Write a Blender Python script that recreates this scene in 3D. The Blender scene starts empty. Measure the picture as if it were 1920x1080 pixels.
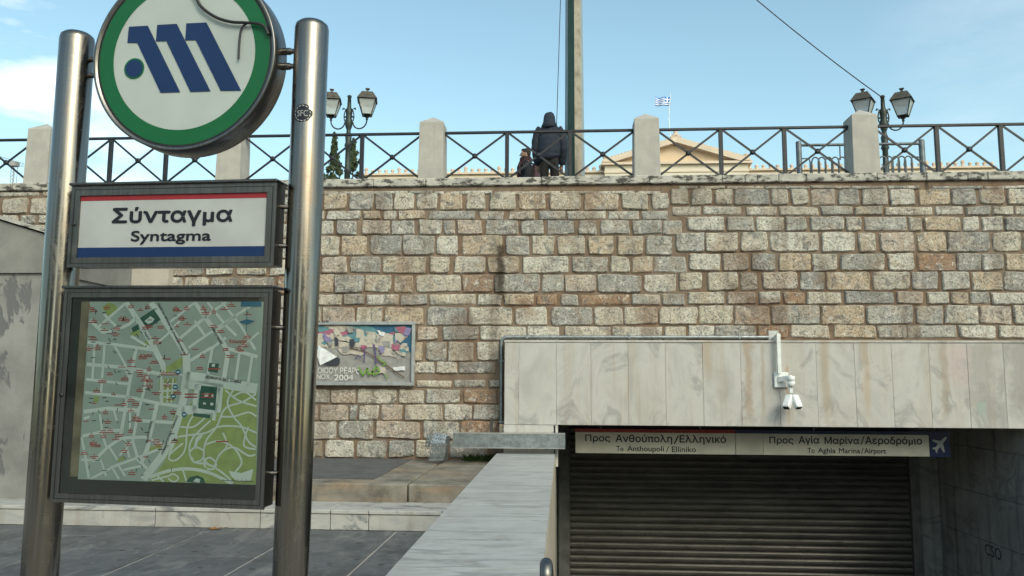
import bpy, bmesh, math, random
from mathutils import Vector, Matrix, noise
R_ = math.radians
rnd = random.Random(7)
S = bpy.context.scene
C = S.collection

# ------------------------------------------------------------------ camera
D, EYE, F_PX = 12.8, 1.72, 1480.0
PITCH, YAW, ROLL = R_(6.67), R_(3.7), R_(0.25)
CAM = Vector((0, -D, EYE))
_f = Vector((-math.sin(YAW)*math.cos(PITCH), math.cos(YAW)*math.cos(PITCH), math.sin(PITCH)))
_r0 = Vector((math.cos(YAW), math.sin(YAW), 0)); _u0 = _r0.cross(_f)
_r = math.cos(ROLL)*_r0 + math.sin(ROLL)*_u0
_u = -math.sin(ROLL)*_r0 + math.cos(ROLL)*_u0
cd = bpy.data.cameras.new('camera'); cam = bpy.data.objects.new('camera', cd); C.objects.link(cam)
cam.matrix_world = Matrix(((_r.x, _u.x, -_f.x, CAM.x), (_r.y, _u.y, -_f.y, CAM.y), (_r.z, _u.z, -_f.z, CAM.z), (0, 0, 0, 1)))
cd.sensor_width = 36; cd.lens = F_PX/1920*36; cd.clip_start = .05; cd.clip_end = 3000
S.camera = cam

# ------------------------------------------------------------------ sky and sun
SUN_EL, SUN_AZ = R_(36), R_(148)          # azimuth clockwise from +Y (the view): behind the viewer's right shoulder, veiled
w = bpy.data.worlds.new('World'); S.world = w; w.use_nodes = True
nt = w.node_tree; nt.nodes.clear()
def wn(t, **k):
    n = nt.nodes.new(t)
    for a, b in k.items(): setattr(n, a, b)
    return n
sky = wn('ShaderNodeTexSky', sky_type='NISHITA', sun_disc=False, sun_elevation=SUN_EL, sun_rotation=SUN_AZ, altitude=80, air_density=1.0, dust_density=2.6, ozone_density=1.5)
bg = wn('ShaderNodeBackground'); out = wn('ShaderNodeOutputWorld')
tc = wn('ShaderNodeTexCoord'); mp = wn('ShaderNodeMapping'); mp.inputs['Scale'].default_value = (1.6, 1.6, 5.0)
mp.inputs['Location'].default_value = (0.35, 0.0, 0.2)
cn = wn('ShaderNodeTexNoise'); cn.inputs['Scale'].default_value = 2.2; cn.inputs['Detail'].default_value = 9; cn.inputs['Roughness'].default_value = .58
cr = wn('ShaderNodeValToRGB'); cr.color_ramp.elements[0].position = .44; cr.color_ramp.elements[1].position = .66
cr.color_ramp.elements[0].color = (0, 0, 0, 1); cr.color_ramp.elements[1].color = (.75, .75, .75, 1)
grade = wn('ShaderNodeMix', data_type='RGBA', blend_type='MULTIPLY'); grade.inputs[0].default_value = 1
grade.inputs[7].default_value = (1.04, 1.13, .90, 1)
cl = wn('ShaderNodeMix', data_type='RGBA'); cl.inputs[7].default_value = (8.2, 7.6, 7.4, 1)
nt.links.new(sky.outputs[0], grade.inputs[6]); nt.links.new(grade.outputs[2], cl.inputs[6])
nt.links.new(tc.outputs['Generated'], mp.inputs[0]); nt.links.new(mp.outputs[0], cn.inputs['Vector'])
nt.links.new(cn.outputs['Fac'], cr.inputs[0])
# one bank of cloud low on the left and a few wisps high on the right
def patch(px, py, wide, gain):
    d = (_f + _r*((px-960)/F_PX) - _u*((py-540)/F_PX)).normalized()
    dot = wn('ShaderNodeVectorMath', operation='DOT_PRODUCT'); nt.links.new(tc.outputs['Generated'], dot.inputs[0]); dot.inputs[1].default_value = d
    mr = wn('ShaderNodeMapRange', interpolation_type='SMOOTHSTEP'); nt.links.new(dot.outputs['Value'], mr.inputs[0])
    mr.inputs[1].default_value = math.cos(R_(wide)); mr.inputs[2].default_value = math.cos(R_(wide*.25)); mr.inputs[3].default_value = 0; mr.inputs[4].default_value = gain
    return mr.outputs[0]
mxx = wn('ShaderNodeMath', operation='MAXIMUM'); nt.links.new(patch(-120, 260, 14, 1.0), mxx.inputs[0]); nt.links.new(patch(1900, 90, 9, .10), mxx.inputs[1])
mul = wn('ShaderNodeMath', operation='MULTIPLY'); nt.links.new(cr.outputs[0], mul.inputs[0]); nt.links.new(mxx.outputs[0], mul.inputs[1])
nt.links.new(mul.outputs[0], cl.inputs[0])
nt.links.new(cl.outputs[2], bg.inputs[0]); nt.links.new(bg.outputs[0], out.inputs[0])
bg.inputs[1].default_value = 0.15
sd = bpy.data.lights.new('sun', 'SUN'); so = bpy.data.objects.new('sun', sd); C.objects.link(so)
sd.energy = 0.6; sd.angle = R_(16); sd.color = (1, .925, .87)
_sdir = Vector((math.sin(SUN_AZ)*math.cos(SUN_EL), math.cos(SUN_AZ)*math.cos(SUN_EL), math.sin(SUN_EL)))
so.rotation_euler = _sdir.to_track_quat('Z', 'Y').to_euler(); so.location = (0, -20, 30)
S.view_settings.view_transform = 'Standard'; S.view_settings.look = 'None'
S.view_settings.gamma = 1; S.view_settings.exposure = 0.84; S.view_settings.use_curve_mapping = False

# ------------------------------------------------------------------ measuring: where the sight line through a pixel meets a plane
def ray(px, py): return _f + _r*((px-960)/F_PX) - _u*((py-540)/F_PX)
def at(px, py, axis, val):
    d = ray(px, py); return CAM + d*((val-CAM[axis])/d[axis])
def wx(px, y=0.0, py=540): return at(px, py, 1, y).x
def wz(py, y=0.0, px=1055): return at(px, py, 1, y).z

# ------------------------------------------------------------------ materials
MATS = {}
class NB:
    def __init__(s, name, rough=.8, metal=0.0):
        m = bpy.data.materials.new(name); m.use_nodes = True; s.m = m; s.t = m.node_tree; s.t.nodes.clear()
        s.o = s.n('ShaderNodeOutputMaterial'); s.b = s.n('ShaderNodeBsdfPrincipled'); s.l(s.b.outputs[0], s.o.inputs[0])
        s.b.inputs['Roughness'].default_value = rough; s.b.inputs['Metallic'].default_value = metal
        MATS[name] = m
    def n(s, t, **k):
        n = s.t.nodes.new(t)
        for a, b in k.items(): setattr(n, a, b)
        return n
    def l(s, a, b): s.t.links.new(a, b)
    def coords(s, kind='Object', scale=(1, 1, 1), rand=False, rot=(0, 0, 0)):
        if kind == 'World': src = s.n('ShaderNodeNewGeometry').outputs['Position']
        else: src = s.n('ShaderNodeTexCoord').outputs[kind]
        if rand:
            oi = s.n('ShaderNodeObjectInfo'); mu = s.n('ShaderNodeVectorMath', operation='SCALE'); mu.inputs[0].default_value = (31, 47, 59)
            s.l(oi.outputs['Random'], mu.inputs['Scale']); ad = s.n('ShaderNodeVectorMath', operation='ADD')
            s.l(src, ad.inputs[0]); s.l(mu.outputs[0], ad.inputs[1]); src = ad.outputs[0]
        mpn = s.n('ShaderNodeMapping'); mpn.inputs['Scale'].default_value = scale; mpn.inputs['Rotation'].default_value = rot
        s.l(src, mpn.inputs[0]); return mpn.outputs[0]
    def noise(s, vec, scale, detail=5, rough=.55, dist=0.0):
        n = s.n('ShaderNodeTexNoise'); n.inputs['Scale'].default_value = scale; n.inputs['Detail'].default_value = detail
        n.inputs['Roughness'].default_value = rough; n.inputs['Distortion'].default_value = dist; s.l(vec, n.inputs['Vector']); return n.outputs['Fac']
    def ramp(s, fac, stops, interp='LINEAR'):
        r = s.n('ShaderNodeValToRGB'); r.color_ramp.interpolation = interp; e = r.color_ramp.elements
        while len(e) < len(stops): e.new(.5)
        for i, (p, c) in enumerate(stops):
            e[i].position = p; e[i].color = (c, c, c, 1) if isinstance(c, (int, float)) else (*c, 1)
        s.l(fac, r.inputs[0]); return r.outputs[0]
    def mix(s, fac, a, b, mode='MIX'):
        m = s.n('ShaderNodeMix', data_type='RGBA', blend_type=mode)
        for i, v in ((0, fac), (6, a), (7, b)):
            if isinstance(v, (int, float)): m.inputs[i].default_value = v
            elif isinstance(v, tuple): m.inputs[i].default_value = (*v, 1)
            else: s.l(v, m.inputs[i])
        return m.outputs[2]
    def math(s, op, a, b=0.0):
        m = s.n('ShaderNodeMath', operation=op)
        for i, v in ((0, a), (1, b)):
            if isinstance(v, (int, float)): m.inputs[i].default_value = v
            else: s.l(v, m.inputs[i])
        return m.outputs[0]
    def color(s, c):
        if isinstance(c, tuple): s.b.inputs['Base Color'].default_value = (*c, 1)
        else: s.l(c, s.b.inputs['Base Color'])
    def bump(s, h, dist=.01, strength=1.0):
        b = s.n('ShaderNodeBump'); b.inputs['Distance'].default_value = dist; b.inputs['Strength'].default_value = strength
        s.l(h, b.inputs['Height']); s.l(b.outputs[0], s.b.inputs['Normal'])

def stain(k, c, px, py0, py1, wide, col, amt):
    """a run-down mark on the wall: x centre px, from py0 down to py1"""
    a, b = at(px, py0, 1, -.03), at(px, py1, 1, -.03); g = k.n('ShaderNodeNewGeometry').outputs['Position']; sp = k.n('ShaderNodeSeparateXYZ'); k.l(g, sp.inputs[0])
    wob = k.math('MULTIPLY', k.math('SUBTRACT', k.noise(k.coords('World', (1, 1, 1)), 4, 5, .65), .5), wide*2.2)
    dx = k.math('ABSOLUTE', k.math('SUBTRACT', k.math('ADD', sp.outputs[0], wob), a.x))
    def mr(v, p, q):
        n = k.n('ShaderNodeMapRange', interpolation_type='SMOOTHSTEP'); k.l(v, n.inputs[0]); n.inputs[1].default_value = p; n.inputs[2].default_value = q; return n.outputs[0]
    f = k.math('MULTIPLY', k.math('SUBTRACT', 1.0, mr(dx, wide*.2, wide)), k.math('MULTIPLY', mr(sp.outputs[2], b.z-.1, b.z+.35), k.math('SUBTRACT', 1.0, mr(sp.outputs[2], a.z-.02, a.z+.06))))
    return k.mix(k.math('MULTIPLY', f, amt), c, col)
STAINS = ((1105, 345, 440, .30, (.20, .12, .07), .45), (1300, 345, 395, .22, (.10, .075, .055), .5), (1640, 345, 420, .25, (.15, .10, .07), .45), (760, 470, 600, .30, (.22, .13, .08), .4), (1215, 570, 640, .4, (.24, .13, .075), .4), (870, 590, 700, .3, (.2, .12, .075), .4), (1430, 560, 640, .5, (.20, .115, .07), .55), (938, 462, 575, .12, (.05, .035, .022), .85), (985, 560, 600, .25, (.25, .11, .05), .5), (1400, 470, 590, .35, (.14, .085, .05), .6), (1738, 340, 372, .05, (.02, .018, .016), .9), (1868, 350, 385, .22, (.20, .09, .055), .6), (1545, 480, 560, .2, (.15, .10, .06), .4))
def plain(name, col, rough=.6, metal=0.0, var=.12, scale=8, bump=.0):
    k = NB(name, rough, metal); v = k.coords('Object', rand=True); f = k.noise(v, scale, 6)
    a = tuple(max(0, c*(1-var*2)) for c in col); b = tuple(min(1, c*(1+var)) for c in col)
    k.color(k.ramp(f, [(.3, a), (.7, b)]))
    if bump: k.bump(k.noise(v, scale*5, 4), bump)
    return k

def stone_mat():
    k = NB('rough_stone', .9); v = k.coords('Object', rand=True); wv = k.coords('World')
    oi = k.n('ShaderNodeObjectInfo').outputs['Random']
    base = k.ramp(oi, [(0, (.64, .58, .48)), (.12, (.44, .425, .395)), (.22, (.70, .66, .58)), (.36, (.52, .50, .46)), (.48, (.72, .68, .61)), (.62, (.62, .50, .37)), (.70, (.38, .375, .36)), (.78, (.66, .60, .51)), (.90, (.60, .50, .42)), (.96, (.42, .26, .165))], 'CONSTANT')
    n1 = k.noise(v, 6, 9, .72, .8); n2 = k.noise(v, 34, 8, .78); n3 = k.noise(v, 2.6, 4, .5, 1.0); n4 = k.noise(v, 11, 8, .72, .4)
    c = k.mix(k.ramp(n3, [(.5, 0.0), (.66, .5)]), base, (.52, .38, .26))
    c = k.mix(k.ramp(n1, [(.38, .85), (.49, 0.0)]), c, (.22, .215, .21))
    c = k.mix(k.ramp(n4, [(.53, 0.0), (.62, .85)]), c, (.80, .76, .69))
    c = k.mix(k.ramp(n2, [(.40, .9), (.475, 0.0)]), c, (.085, .07, .058))
    c = k.mix(k.ramp(k.noise(k.coords('World', (1.5, 1, .16)), 1.6, 6, .65), [(.5, 0.0), (.68, .6)]), c, (.19, .135, .09))
    c = k.mix(k.ramp(k.noise(wv, .55, 5, .6), [(.5, 0.0), (.7, .4)]), c, (.26, .245, .225))
    for st_ in STAINS: c = stain(k, c, *st_)
    k.color(c)
    h = k.math('ADD', k.math('MULTIPLY', n1, 1.3), k.math('MULTIPLY', n2, .55)); k.bump(h, .06, 1.0)
stone_mat()

k = NB('mortar', .95); v = k.coords('World'); f = k.noise(v, 7, 8, .65); g = k.noise(v, 1.1, 4)
c = k.ramp(f, [(.3, (.09, .06, .042)), (.55, (.19, .125, .083)), (.8, (.31, .235, .17))])
c = k.mix(k.ramp(g, [(.42, .5), (.6, 0.0)]), c, (.27, .225, .18))
c = k.mix(k.ramp(k.noise(k.coords('World', (1.5, 1, .16)), 1.6, 5, .6), [(.54, 0.0), (.72, .6)]), c, (.12, .08, .055))
for st_ in STAINS: c = stain(k, c, *st_)
k.color(c); k.bump(k.noise(v, 30, 6, .7), .02, .8)

LST = ((1391, 644, 797, .09, (.30, .20, .12), .55), (1417, 650, 790, .04, (.27, .18, .11), .4), (1318, 642, 720, .10, (.36, .26, .16), .5), (1462, 690, 797, .04, (.36, .22, .11), .55), (1531, 642, 797, .10, (.33, .25, .17), .45), (1603, 642, 790, .08, (.40, .29, .19), .5), (1745, 642, 797, .10, (.25, .19, .13), .55), (1775, 650, 740, .28, (.42, .30, .30), .45), (1815, 650, 797, .35, (.27, .255, .24), .6), (1900, 642, 797, .5, (.25, .24, .23), .7), (1815, 755, 790, .10, (.30, .42, .38), .5), (1178, 690, 770, .03, (.33, .33, .34), .7), (1240, 660, 790, .12, (.47, .45, .43), .5), (1010, 700, 790, .15, (.45, .43, .41), .5))
def marble(name, light, dark, vein, grime=(.30, .24, .17), streak=.5, rough=.45, vs=(1, 1, 1), rot=(0, .5, .3), gtop=None):
    k = NB(name, rough); v = k.coords('Object', vs, True, rot); wv = k.coords('World')
    n = k.noise(v, 1.6, 8, .62, 1.4); m = k.noise(v, 5, 7, .6, .8)
    c = k.ramp(n, [(.3, dark), (.47, light), (.53, light), (.62, vein), (.68, light)])
    c = k.mix(k.ramp(m, [(.35, .35), (.55, 0.0)]), c, dark)
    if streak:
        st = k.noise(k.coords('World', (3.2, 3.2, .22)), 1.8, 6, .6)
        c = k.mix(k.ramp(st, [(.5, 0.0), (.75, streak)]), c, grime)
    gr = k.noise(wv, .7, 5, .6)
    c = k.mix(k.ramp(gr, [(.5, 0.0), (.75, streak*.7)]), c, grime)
    if name == 'lintel_marble':
        for q in LST: c = stain(k, c, *q)
    k.color(c); k.bump(k.noise(wv, 60, 4), .003, .5)
    return k
marble('lintel_marble', (.455, .44, .425), (.36, .35, .34), (.30, .297, .293), (.30, .22, .15), .5, .5, (1.1, 1, .6), (0, .25, 0))
marble('parapet_marble', (.41, .415, .42), (.32, .32, .32), (.235, .24, .245), (.22, .20, .18), .5, .45, (.6, 3, 1), (0, 0, .08))
marble('step_marble', (.43, .42, .40), (.30, .305, .31), (.12, .135, .15), (.20, .165, .125), .5, .5, (.7, 1, 1.6), (0, .5, 0))
marble('cladding_marble', (.50, .44, .36), (.42, .37, .31), (.36, .33, .29), (.30, .23, .16), .5, .5)
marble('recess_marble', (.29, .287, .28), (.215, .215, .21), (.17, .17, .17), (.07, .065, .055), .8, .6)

k = NB('coping_stone', .9); wv = k.coords('World'); v = k.coords('Object', rand=True)
c = k.ramp(k.noise(v, 6, 6, .65), [(.3, (.30, .29, .27)), (.6, (.47, .45, .41)), (.8, (.55, .52, .47))])
bl = k.noise(k.coords('World', (1, 1, 2.2)), 5.5, 8, .72)
c = k.mix(k.ramp(bl, [(.495, 0.0), (.57, .92)]), c, (.035, .033, .03))
k.color(c); k.bump(k.noise(v, 22, 6, .7), .012, .8)

k = NB('post_stone', .85); v = k.coords('Object', rand=True)
c = k.ramp(k.noise(v, 4, 6, .6), [(.3, (.34, .32, .30)), (.7, (.43, .41, .38))])
c = k.mix(k.ramp(k.noise(k.coords('World', (8, 8, .6)), 2.0, 5), [(.5, 0.0), (.75, .4)]), c, (.30, .28, .26)); k.color(c)
k.bump(k.noise(v, 40, 5, .7), .006, .6)

k = NB('concrete', .92); v = k.coords('World'); f = k.noise(v, 3.5, 8, .65); g = k.noise(k.coords('World', (1, 1, 7)), 1.6, 5)
c = k.ramp(f, [(.32, (.08, .07, .058)), (.5, (.18, .16, .135)), (.72, (.28, .255, .22))]); c = k.mix(k.ramp(g, [(.5, 0.0), (.7, .55)]), c, (.31, .21, .125)); k.color(c)
k.bump(k.noise(v, 45, 6, .7), .012, .8)

k = NB('grey_plaster', .9); v = k.coords('World'); f = k.noise(v, 2.2, 7, .6)
k.color(k.ramp(f, [(.35, (.16, .157, .15)), (.65, (.235, .23, .22))])); k.bump(k.noise(v, 25, 5), .006, .6)
k = NB('flaking_plaster', .9); v = k.coords('World'); f = k.noise(v, 2.0, 7, .62); fl = k.noise(k.coords('World', (1.8, 1, .8)), 1.7, 7, .66, .5)
c = k.ramp(f, [(.35, (.175, .173, .168)), (.65, (.265, .26, .252))]); c = k.mix(k.ramp(fl, [(.56, 0.0), (.585, 1.0)]), c, (.13, .13, .135)); k.color(c)
k.bump(k.math('ADD', k.math('MULTIPLY', k.ramp(fl, [(.56, 1.0), (.585, 0.0)]), .5), k.math('MULTIPLY', k.noise(v, 30, 5), .3)), .012, .8)
k = NB('beige_plaster', .9); v = k.coords('World'); k.color(k.ramp(k.noise(v, 2.5, 7, .6), [(.35, (.38, .34, .29)), (.65, (.49, .45, .395))])); k.bump(k.noise(v, 28, 5), .005, .6)

k = NB('slab_stone', .7); v = k.coords('Object', rand=True); wv = k.coords('World')
c = k.ramp(k.noise(v, 2.4, 8, .65, .8), [(.3, (.055, .058, .063)), (.55, (.098, .102, .108)), (.75, (.145, .146, .148))])
c = k.mix(k.ramp(k.noise(wv, .8, 6), [(.45, 0.0), (.7, .5)]), c, (.10, .10, .105))
vo = k.n('ShaderNodeTexVoronoi'); vo.inputs['Scale'].default_value = 3.4; k.l(k.coords('World', (1, 1.0, 1)), vo.inputs['Vector'])
c = k.mix(k.ramp(vo.outputs['Distance'], [(.10, .9), (.13, 0.0)]), c, (.03, .03, .032))
vo2 = k.n('ShaderNodeTexVoronoi'); vo2.inputs['Scale'].default_value = 8.5; k.l(k.coords('World', (1, .8, 1)), vo2.inputs['Vector']); c = k.mix(k.ramp(vo2.outputs['Distance'], [(.10, .8), (.14, 0.0)]), c, (.035, .035, .036))
c = k.mix(k.ramp(k.noise(k.coords('World', (1, .35, 1)), 4.5, 8, .7, 1.2), [(.5, 0.0), (.66, .6)]), c, (.21, .208, .20))
c = k.mix(k.ramp(k.noise(wv, 2.2, 8, .7), [(.5, 0.0), (.66, .7)]), c, (.05, .05, .052))
k.color(c); k.bump(k.noise(wv, 40, 6), .006, .7)
k = NB('joint_grout', .95); v = k.coords('World'); k.color(k.ramp(k.noise(v, 5, 5), [(.3, (.26, .245, .22)), (.7, (.42, .39, .36))]))
k = NB('dark_paving', .85); v = k.coords('World'); c = k.ramp(k.noise(v, 4, 8, .7), [(.3, (.055, .058, .062)), (.7, (.12, .12, .122))]); k.color(c); k.bump(k.noise(v, 70, 5), .008, .8)
k = NB('asphalt', .9); v = k.coords('World'); k.color(k.ramp(k.noise(v, 3, 8, .7), [(.3, (.045, .045, .047)), (.7, (.075, .074, .072))])); k.bump(k.noise(v, 80, 4), .006)

# metals
def brushed(name, col, rough, vertical=True, tint=(.5, .36, .2), amt=.35):
    k = NB(name, rough, 1.0); sc = (30, 30, .6) if vertical else (1.0, 30, 30)
    v = k.coords('Object', sc, True); n = k.noise(v, 3, 4, .6); fine = k.noise(k.coords('Object', (1, 1, 55) if vertical else (1, 1, 1), True), 3.0, 3, .6)
    patch = k.noise(k.coords('Object', (4, 4, 1.2), True), 1.6, 6, .65)
    c = k.mix(k.ramp(n, [(.35, .6), (.65, 0.0)]), col, tuple(x*.55 for x in col))
    c = k.mix(k.ramp(patch, [(.5, 0.0), (.72, amt)]), c, tint)
    k.color(c)
    k.l(k.ramp(patch, [(.3, rough-.06), (.7, rough+.12)]), k.b.inputs['Roughness'])
    k.b.inputs['Anisotropic'].default_value = .4
    sm_ = k.noise(k.coords('Object', (6, 6, 2.2), True), 2.4, 8, .7, 1.0)
    rg = k.math('ADD', k.ramp(patch, [(.3, rough-.06), (.7, rough+.10)]), k.math('MULTIPLY', k.ramp(sm_, [(.52, 0.0), (.66, 1.0)]), .16)); k.l(k.math('ADD', rg, k.math('MULTIPLY', k.math('SUBTRACT', fine, .5), .12)), k.b.inputs['Roughness'])
brushed('brushed_steel', (.235, .215, .195), .19, True, (.22, .14, .085), .55)
brushed('frame_steel', (.20, .195, .19), .30, True, (.10, .08, .065), .4)
k = plain('galvanised', (.30, .33, .35), .42, .8, .18, 14)
k = plain('aluminium', (.50, .51, .51), .45, .8, .12, 10)
k = plain('dark_iron', (.018, .020, .028), .5, .2, .3, 18)
k = plain('lamp_green', (.030, .042, .036), .5, .2, .3, 18)
k = plain('lamp_roof', (.085, .075, .06), .6, .2, .25, 12)
k = plain('barrier_grey', (.12, .14, .155), .5, .3, .2, 10)
k = plain('white_paint', (.72, .74, .75), .4, 0, .06, 8)
k = plain('dark_lens', (.03, .03, .035), .2, 0, .1)
k = NB('shutter_metal', .45, .5); v = k.coords('World'); c = k.ramp(k.noise(k.coords('World', (.6, 1, 2.5)), 1.6, 8, .7), [(.3, (.048, .045, .041)), (.55, (.092, .086, .078)), (.75, (.13, .122, .11))]); c = k.mix(k.ramp(k.noise(v, 5, 8, .75), [(.56, 0.0), (.66, .7)]), c, (.05, .045, .04)); k.color(c); k.bump(k.noise(k.coords('World', (.5, 1, 3)), 2.5, 5), .02, .5)
k = plain('shutter_frame', (.12, .12, .118), .55, .3, .2, 5)
k = plain('black_rubber', (.012, .012, .013), .5, 0, .2)
# print and plastics
def gloss(name, col, rough=.4, var=.05, scale=4):
    k = plain(name, col, rough, 0, var, scale); k.b.inputs['Coat Weight'].default_value = .05; k.b.inputs['Coat Roughness'].default_value = .12; k.b.inputs['Specular IOR Level'].default_value = .3; return k
gloss('sign_white', (.39, .435, .42)); gloss('sign_green', (.006, .105, .036)); gloss('sign_blue', (.007, .026, .095)); gloss('sign_red', (.25, .022, .03))
gloss('sign_black', (.012, .014, .022)); gloss('panel_cream', (.52, .49, .43), .4, .10, 3); gloss('band_red', (.23, .012, .012)); gloss('band_blue', (.008, .018, .075))
gloss('plate_white', (.38, .395, .40), .3, .07, 5)
plain('map_block', (.36, .45, .425), .6, 0, .05); plain('map_road', (.64, .72, .72), .6, 0, .03); plain('map_park', (.33, .42, .15), .6, 0, .08, 30)
plain('map_dark', (.03, .115, .085), .6, 0, .05); plain('map_red', (.40, .07, .06), .6, 0, .05); plain('map_ink', (.03, .035, .05), .6, 0, .05); plain('map_blue', (.02, .16, .28), .6, 0, .05)
plain('case_back', (.028, .029, .027), .7, 0, .25, 3); plain('old_backing', (.22, .19, .13), .85, 0, .3, 9)
k = NB('pane_glass', .02); g = k.n('ShaderNodeBsdfGlossy'); g.inputs['Roughness'].default_value = .03; tr = k.n('ShaderNodeBsdfTransparent'); tr.inputs[0].default_value = (.93, .95, .94, 1)
fr = k.n('ShaderNodeFresnel'); fr.inputs[0].default_value = 1.36; mx = k.n('ShaderNodeMixShader'); k.l(fr.outputs[0], mx.inputs[0]); k.l(tr.outputs[0], mx.inputs[1]); k.l(g.outputs[0], mx.inputs[2]); k.l(mx.outputs[0], k.o.inputs[0])
k = NB('lantern_glass', .25); k.color((.75, .79, .80)); k.b.inputs['Transmission Weight'].default_value = .55; k.b.inputs['Roughness'].default_value = .35
# far things, people
plain('palace_wall', (.60, .55, .475), .9, 0, .07, .3); plain('palace_tympanum', (.60, .46, .34), .9, 0, .05, .3); plain('palace_trim', (.58, .485, .40), .9, 0, .07, .5); plain('palace_ornament', (.52, .41, .33), .9, 0, .1, 1)
k = NB('cypress_leaf', .8); oi = k.n('ShaderNodeNewGeometry').outputs['Random Per Island']; k.color(k.ramp(oi, [(0, (.016, .030, .012)), (.6, (.035, .055, .022)), (1, (.065, .085, .035))]))
plain('bark', (.10, .07, .045), .9); plain('crane_steel', (.30, .30, .32), .6)
plain('navy_cloth', (.011, .019, .038), .8, 0, .25, 12, .01); plain('trouser_cloth', (.022, .02, .02), .9, 0, .25, 12, .006); plain('skin', (.42, .25, .18), .55, 0, .08, 20)
plain('hair', (.02, .014, .01), .7, 0, .3, 60, .006); plain('coat_cloth', (.012, .013, .018), .85, 0, .25, 12, .01); plain('scarf_cloth', (.045, .014, .018), .9, 0, .4, 25, .01); plain('pack_cloth', (.09, .045, .06), .8, 0, .3, 16, .006)
plain('shoe_leather', (.012, .011, .01), .5); plain('dead_leaf', (.30, .13, .035), .8, 0, .3, 20); plain('weed_green', (.05, .10, .02), .8, 0, .3, 20)
# poster board
for n_, c_ in dict(paper_cream=(.46, .425, .37), paper_white=(.68, .69, .72), paper_teal=(.10, .23, .27), paper_blue=(.03, .11, .20), paper_pink=(.33, .11, .17), paper_violet=(.22, .20, .36), board_grey=(.27, .265, .26), spray_green=(.16, .30, .06), spray_violet=(.10, .07, .20), chalk=(.66, .66, .65), tape_brown=(.12, .07, .04)).items():
    plain(n_, c_, .8, 0, .12, 14)
k = NB('pole_green', .55); v = k.coords('World', (1, 1, .35)); k.color(k.ramp(k.noise(v, 9, 7, .7), [(.3, (.006, .028, .024)), (.68, (.012, .045, .037)), (.8, (.12, .15, .145))]))
k = NB('pole_grey', .8); v = k.coords('World', (1, 1, .6)); k.color(k.ramp(k.noise(v, 7, 8, .7), [(.28, (.12, .105, .085)), (.5, (.30, .265, .21)), (.75, (.38, .35, .29))])); k.bump(k.noise(v, 30, 5), .004)
k = NB('pole_pale', .8); v = k.coords('World', (1, 1, .6)); k.color(k.ramp(k.noise(v, 7, 8, .7), [(.3, (.22, .28, .31)), (.7, (.34, .40, .43))]))
# flag
k = NB('flag_cloth', .8); uv = k.n('ShaderNodeTexCoord').outputs['UV']; sp = k.n('ShaderNodeSeparateXYZ'); k.l(uv, sp.inputs[0]); U, V = sp.outputs[0], sp.outputs[1]
stripe = k.math('GREATER_THAN', k.math('MODULO', k.math('MULTIPLY', V, 9.0), 2.0), 1.0)       # 9 stripes, blue at top and bottom
canton = k.math('MULTIPLY', k.math('LESS_THAN', U, 10/27), k.math('GREATER_THAN', V, 4/9))
cross = k.math('MAXIMUM', k.math('LESS_THAN', k.math('ABSOLUTE', k.math('SUBTRACT', U, 5/27)), 1/27), k.math('LESS_THAN', k.math('ABSOLUTE', k.math('SUBTRACT', V, 6.5/9)), .5/9))
white = k.math('ADD', k.math('MULTIPLY', canton, cross), k.math('MULTIPLY', k.math('SUBTRACT', 1.0, canton), stripe))
k.color(k.mix(white, (.015, .13, .50), (.78, .80, .82)))

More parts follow.
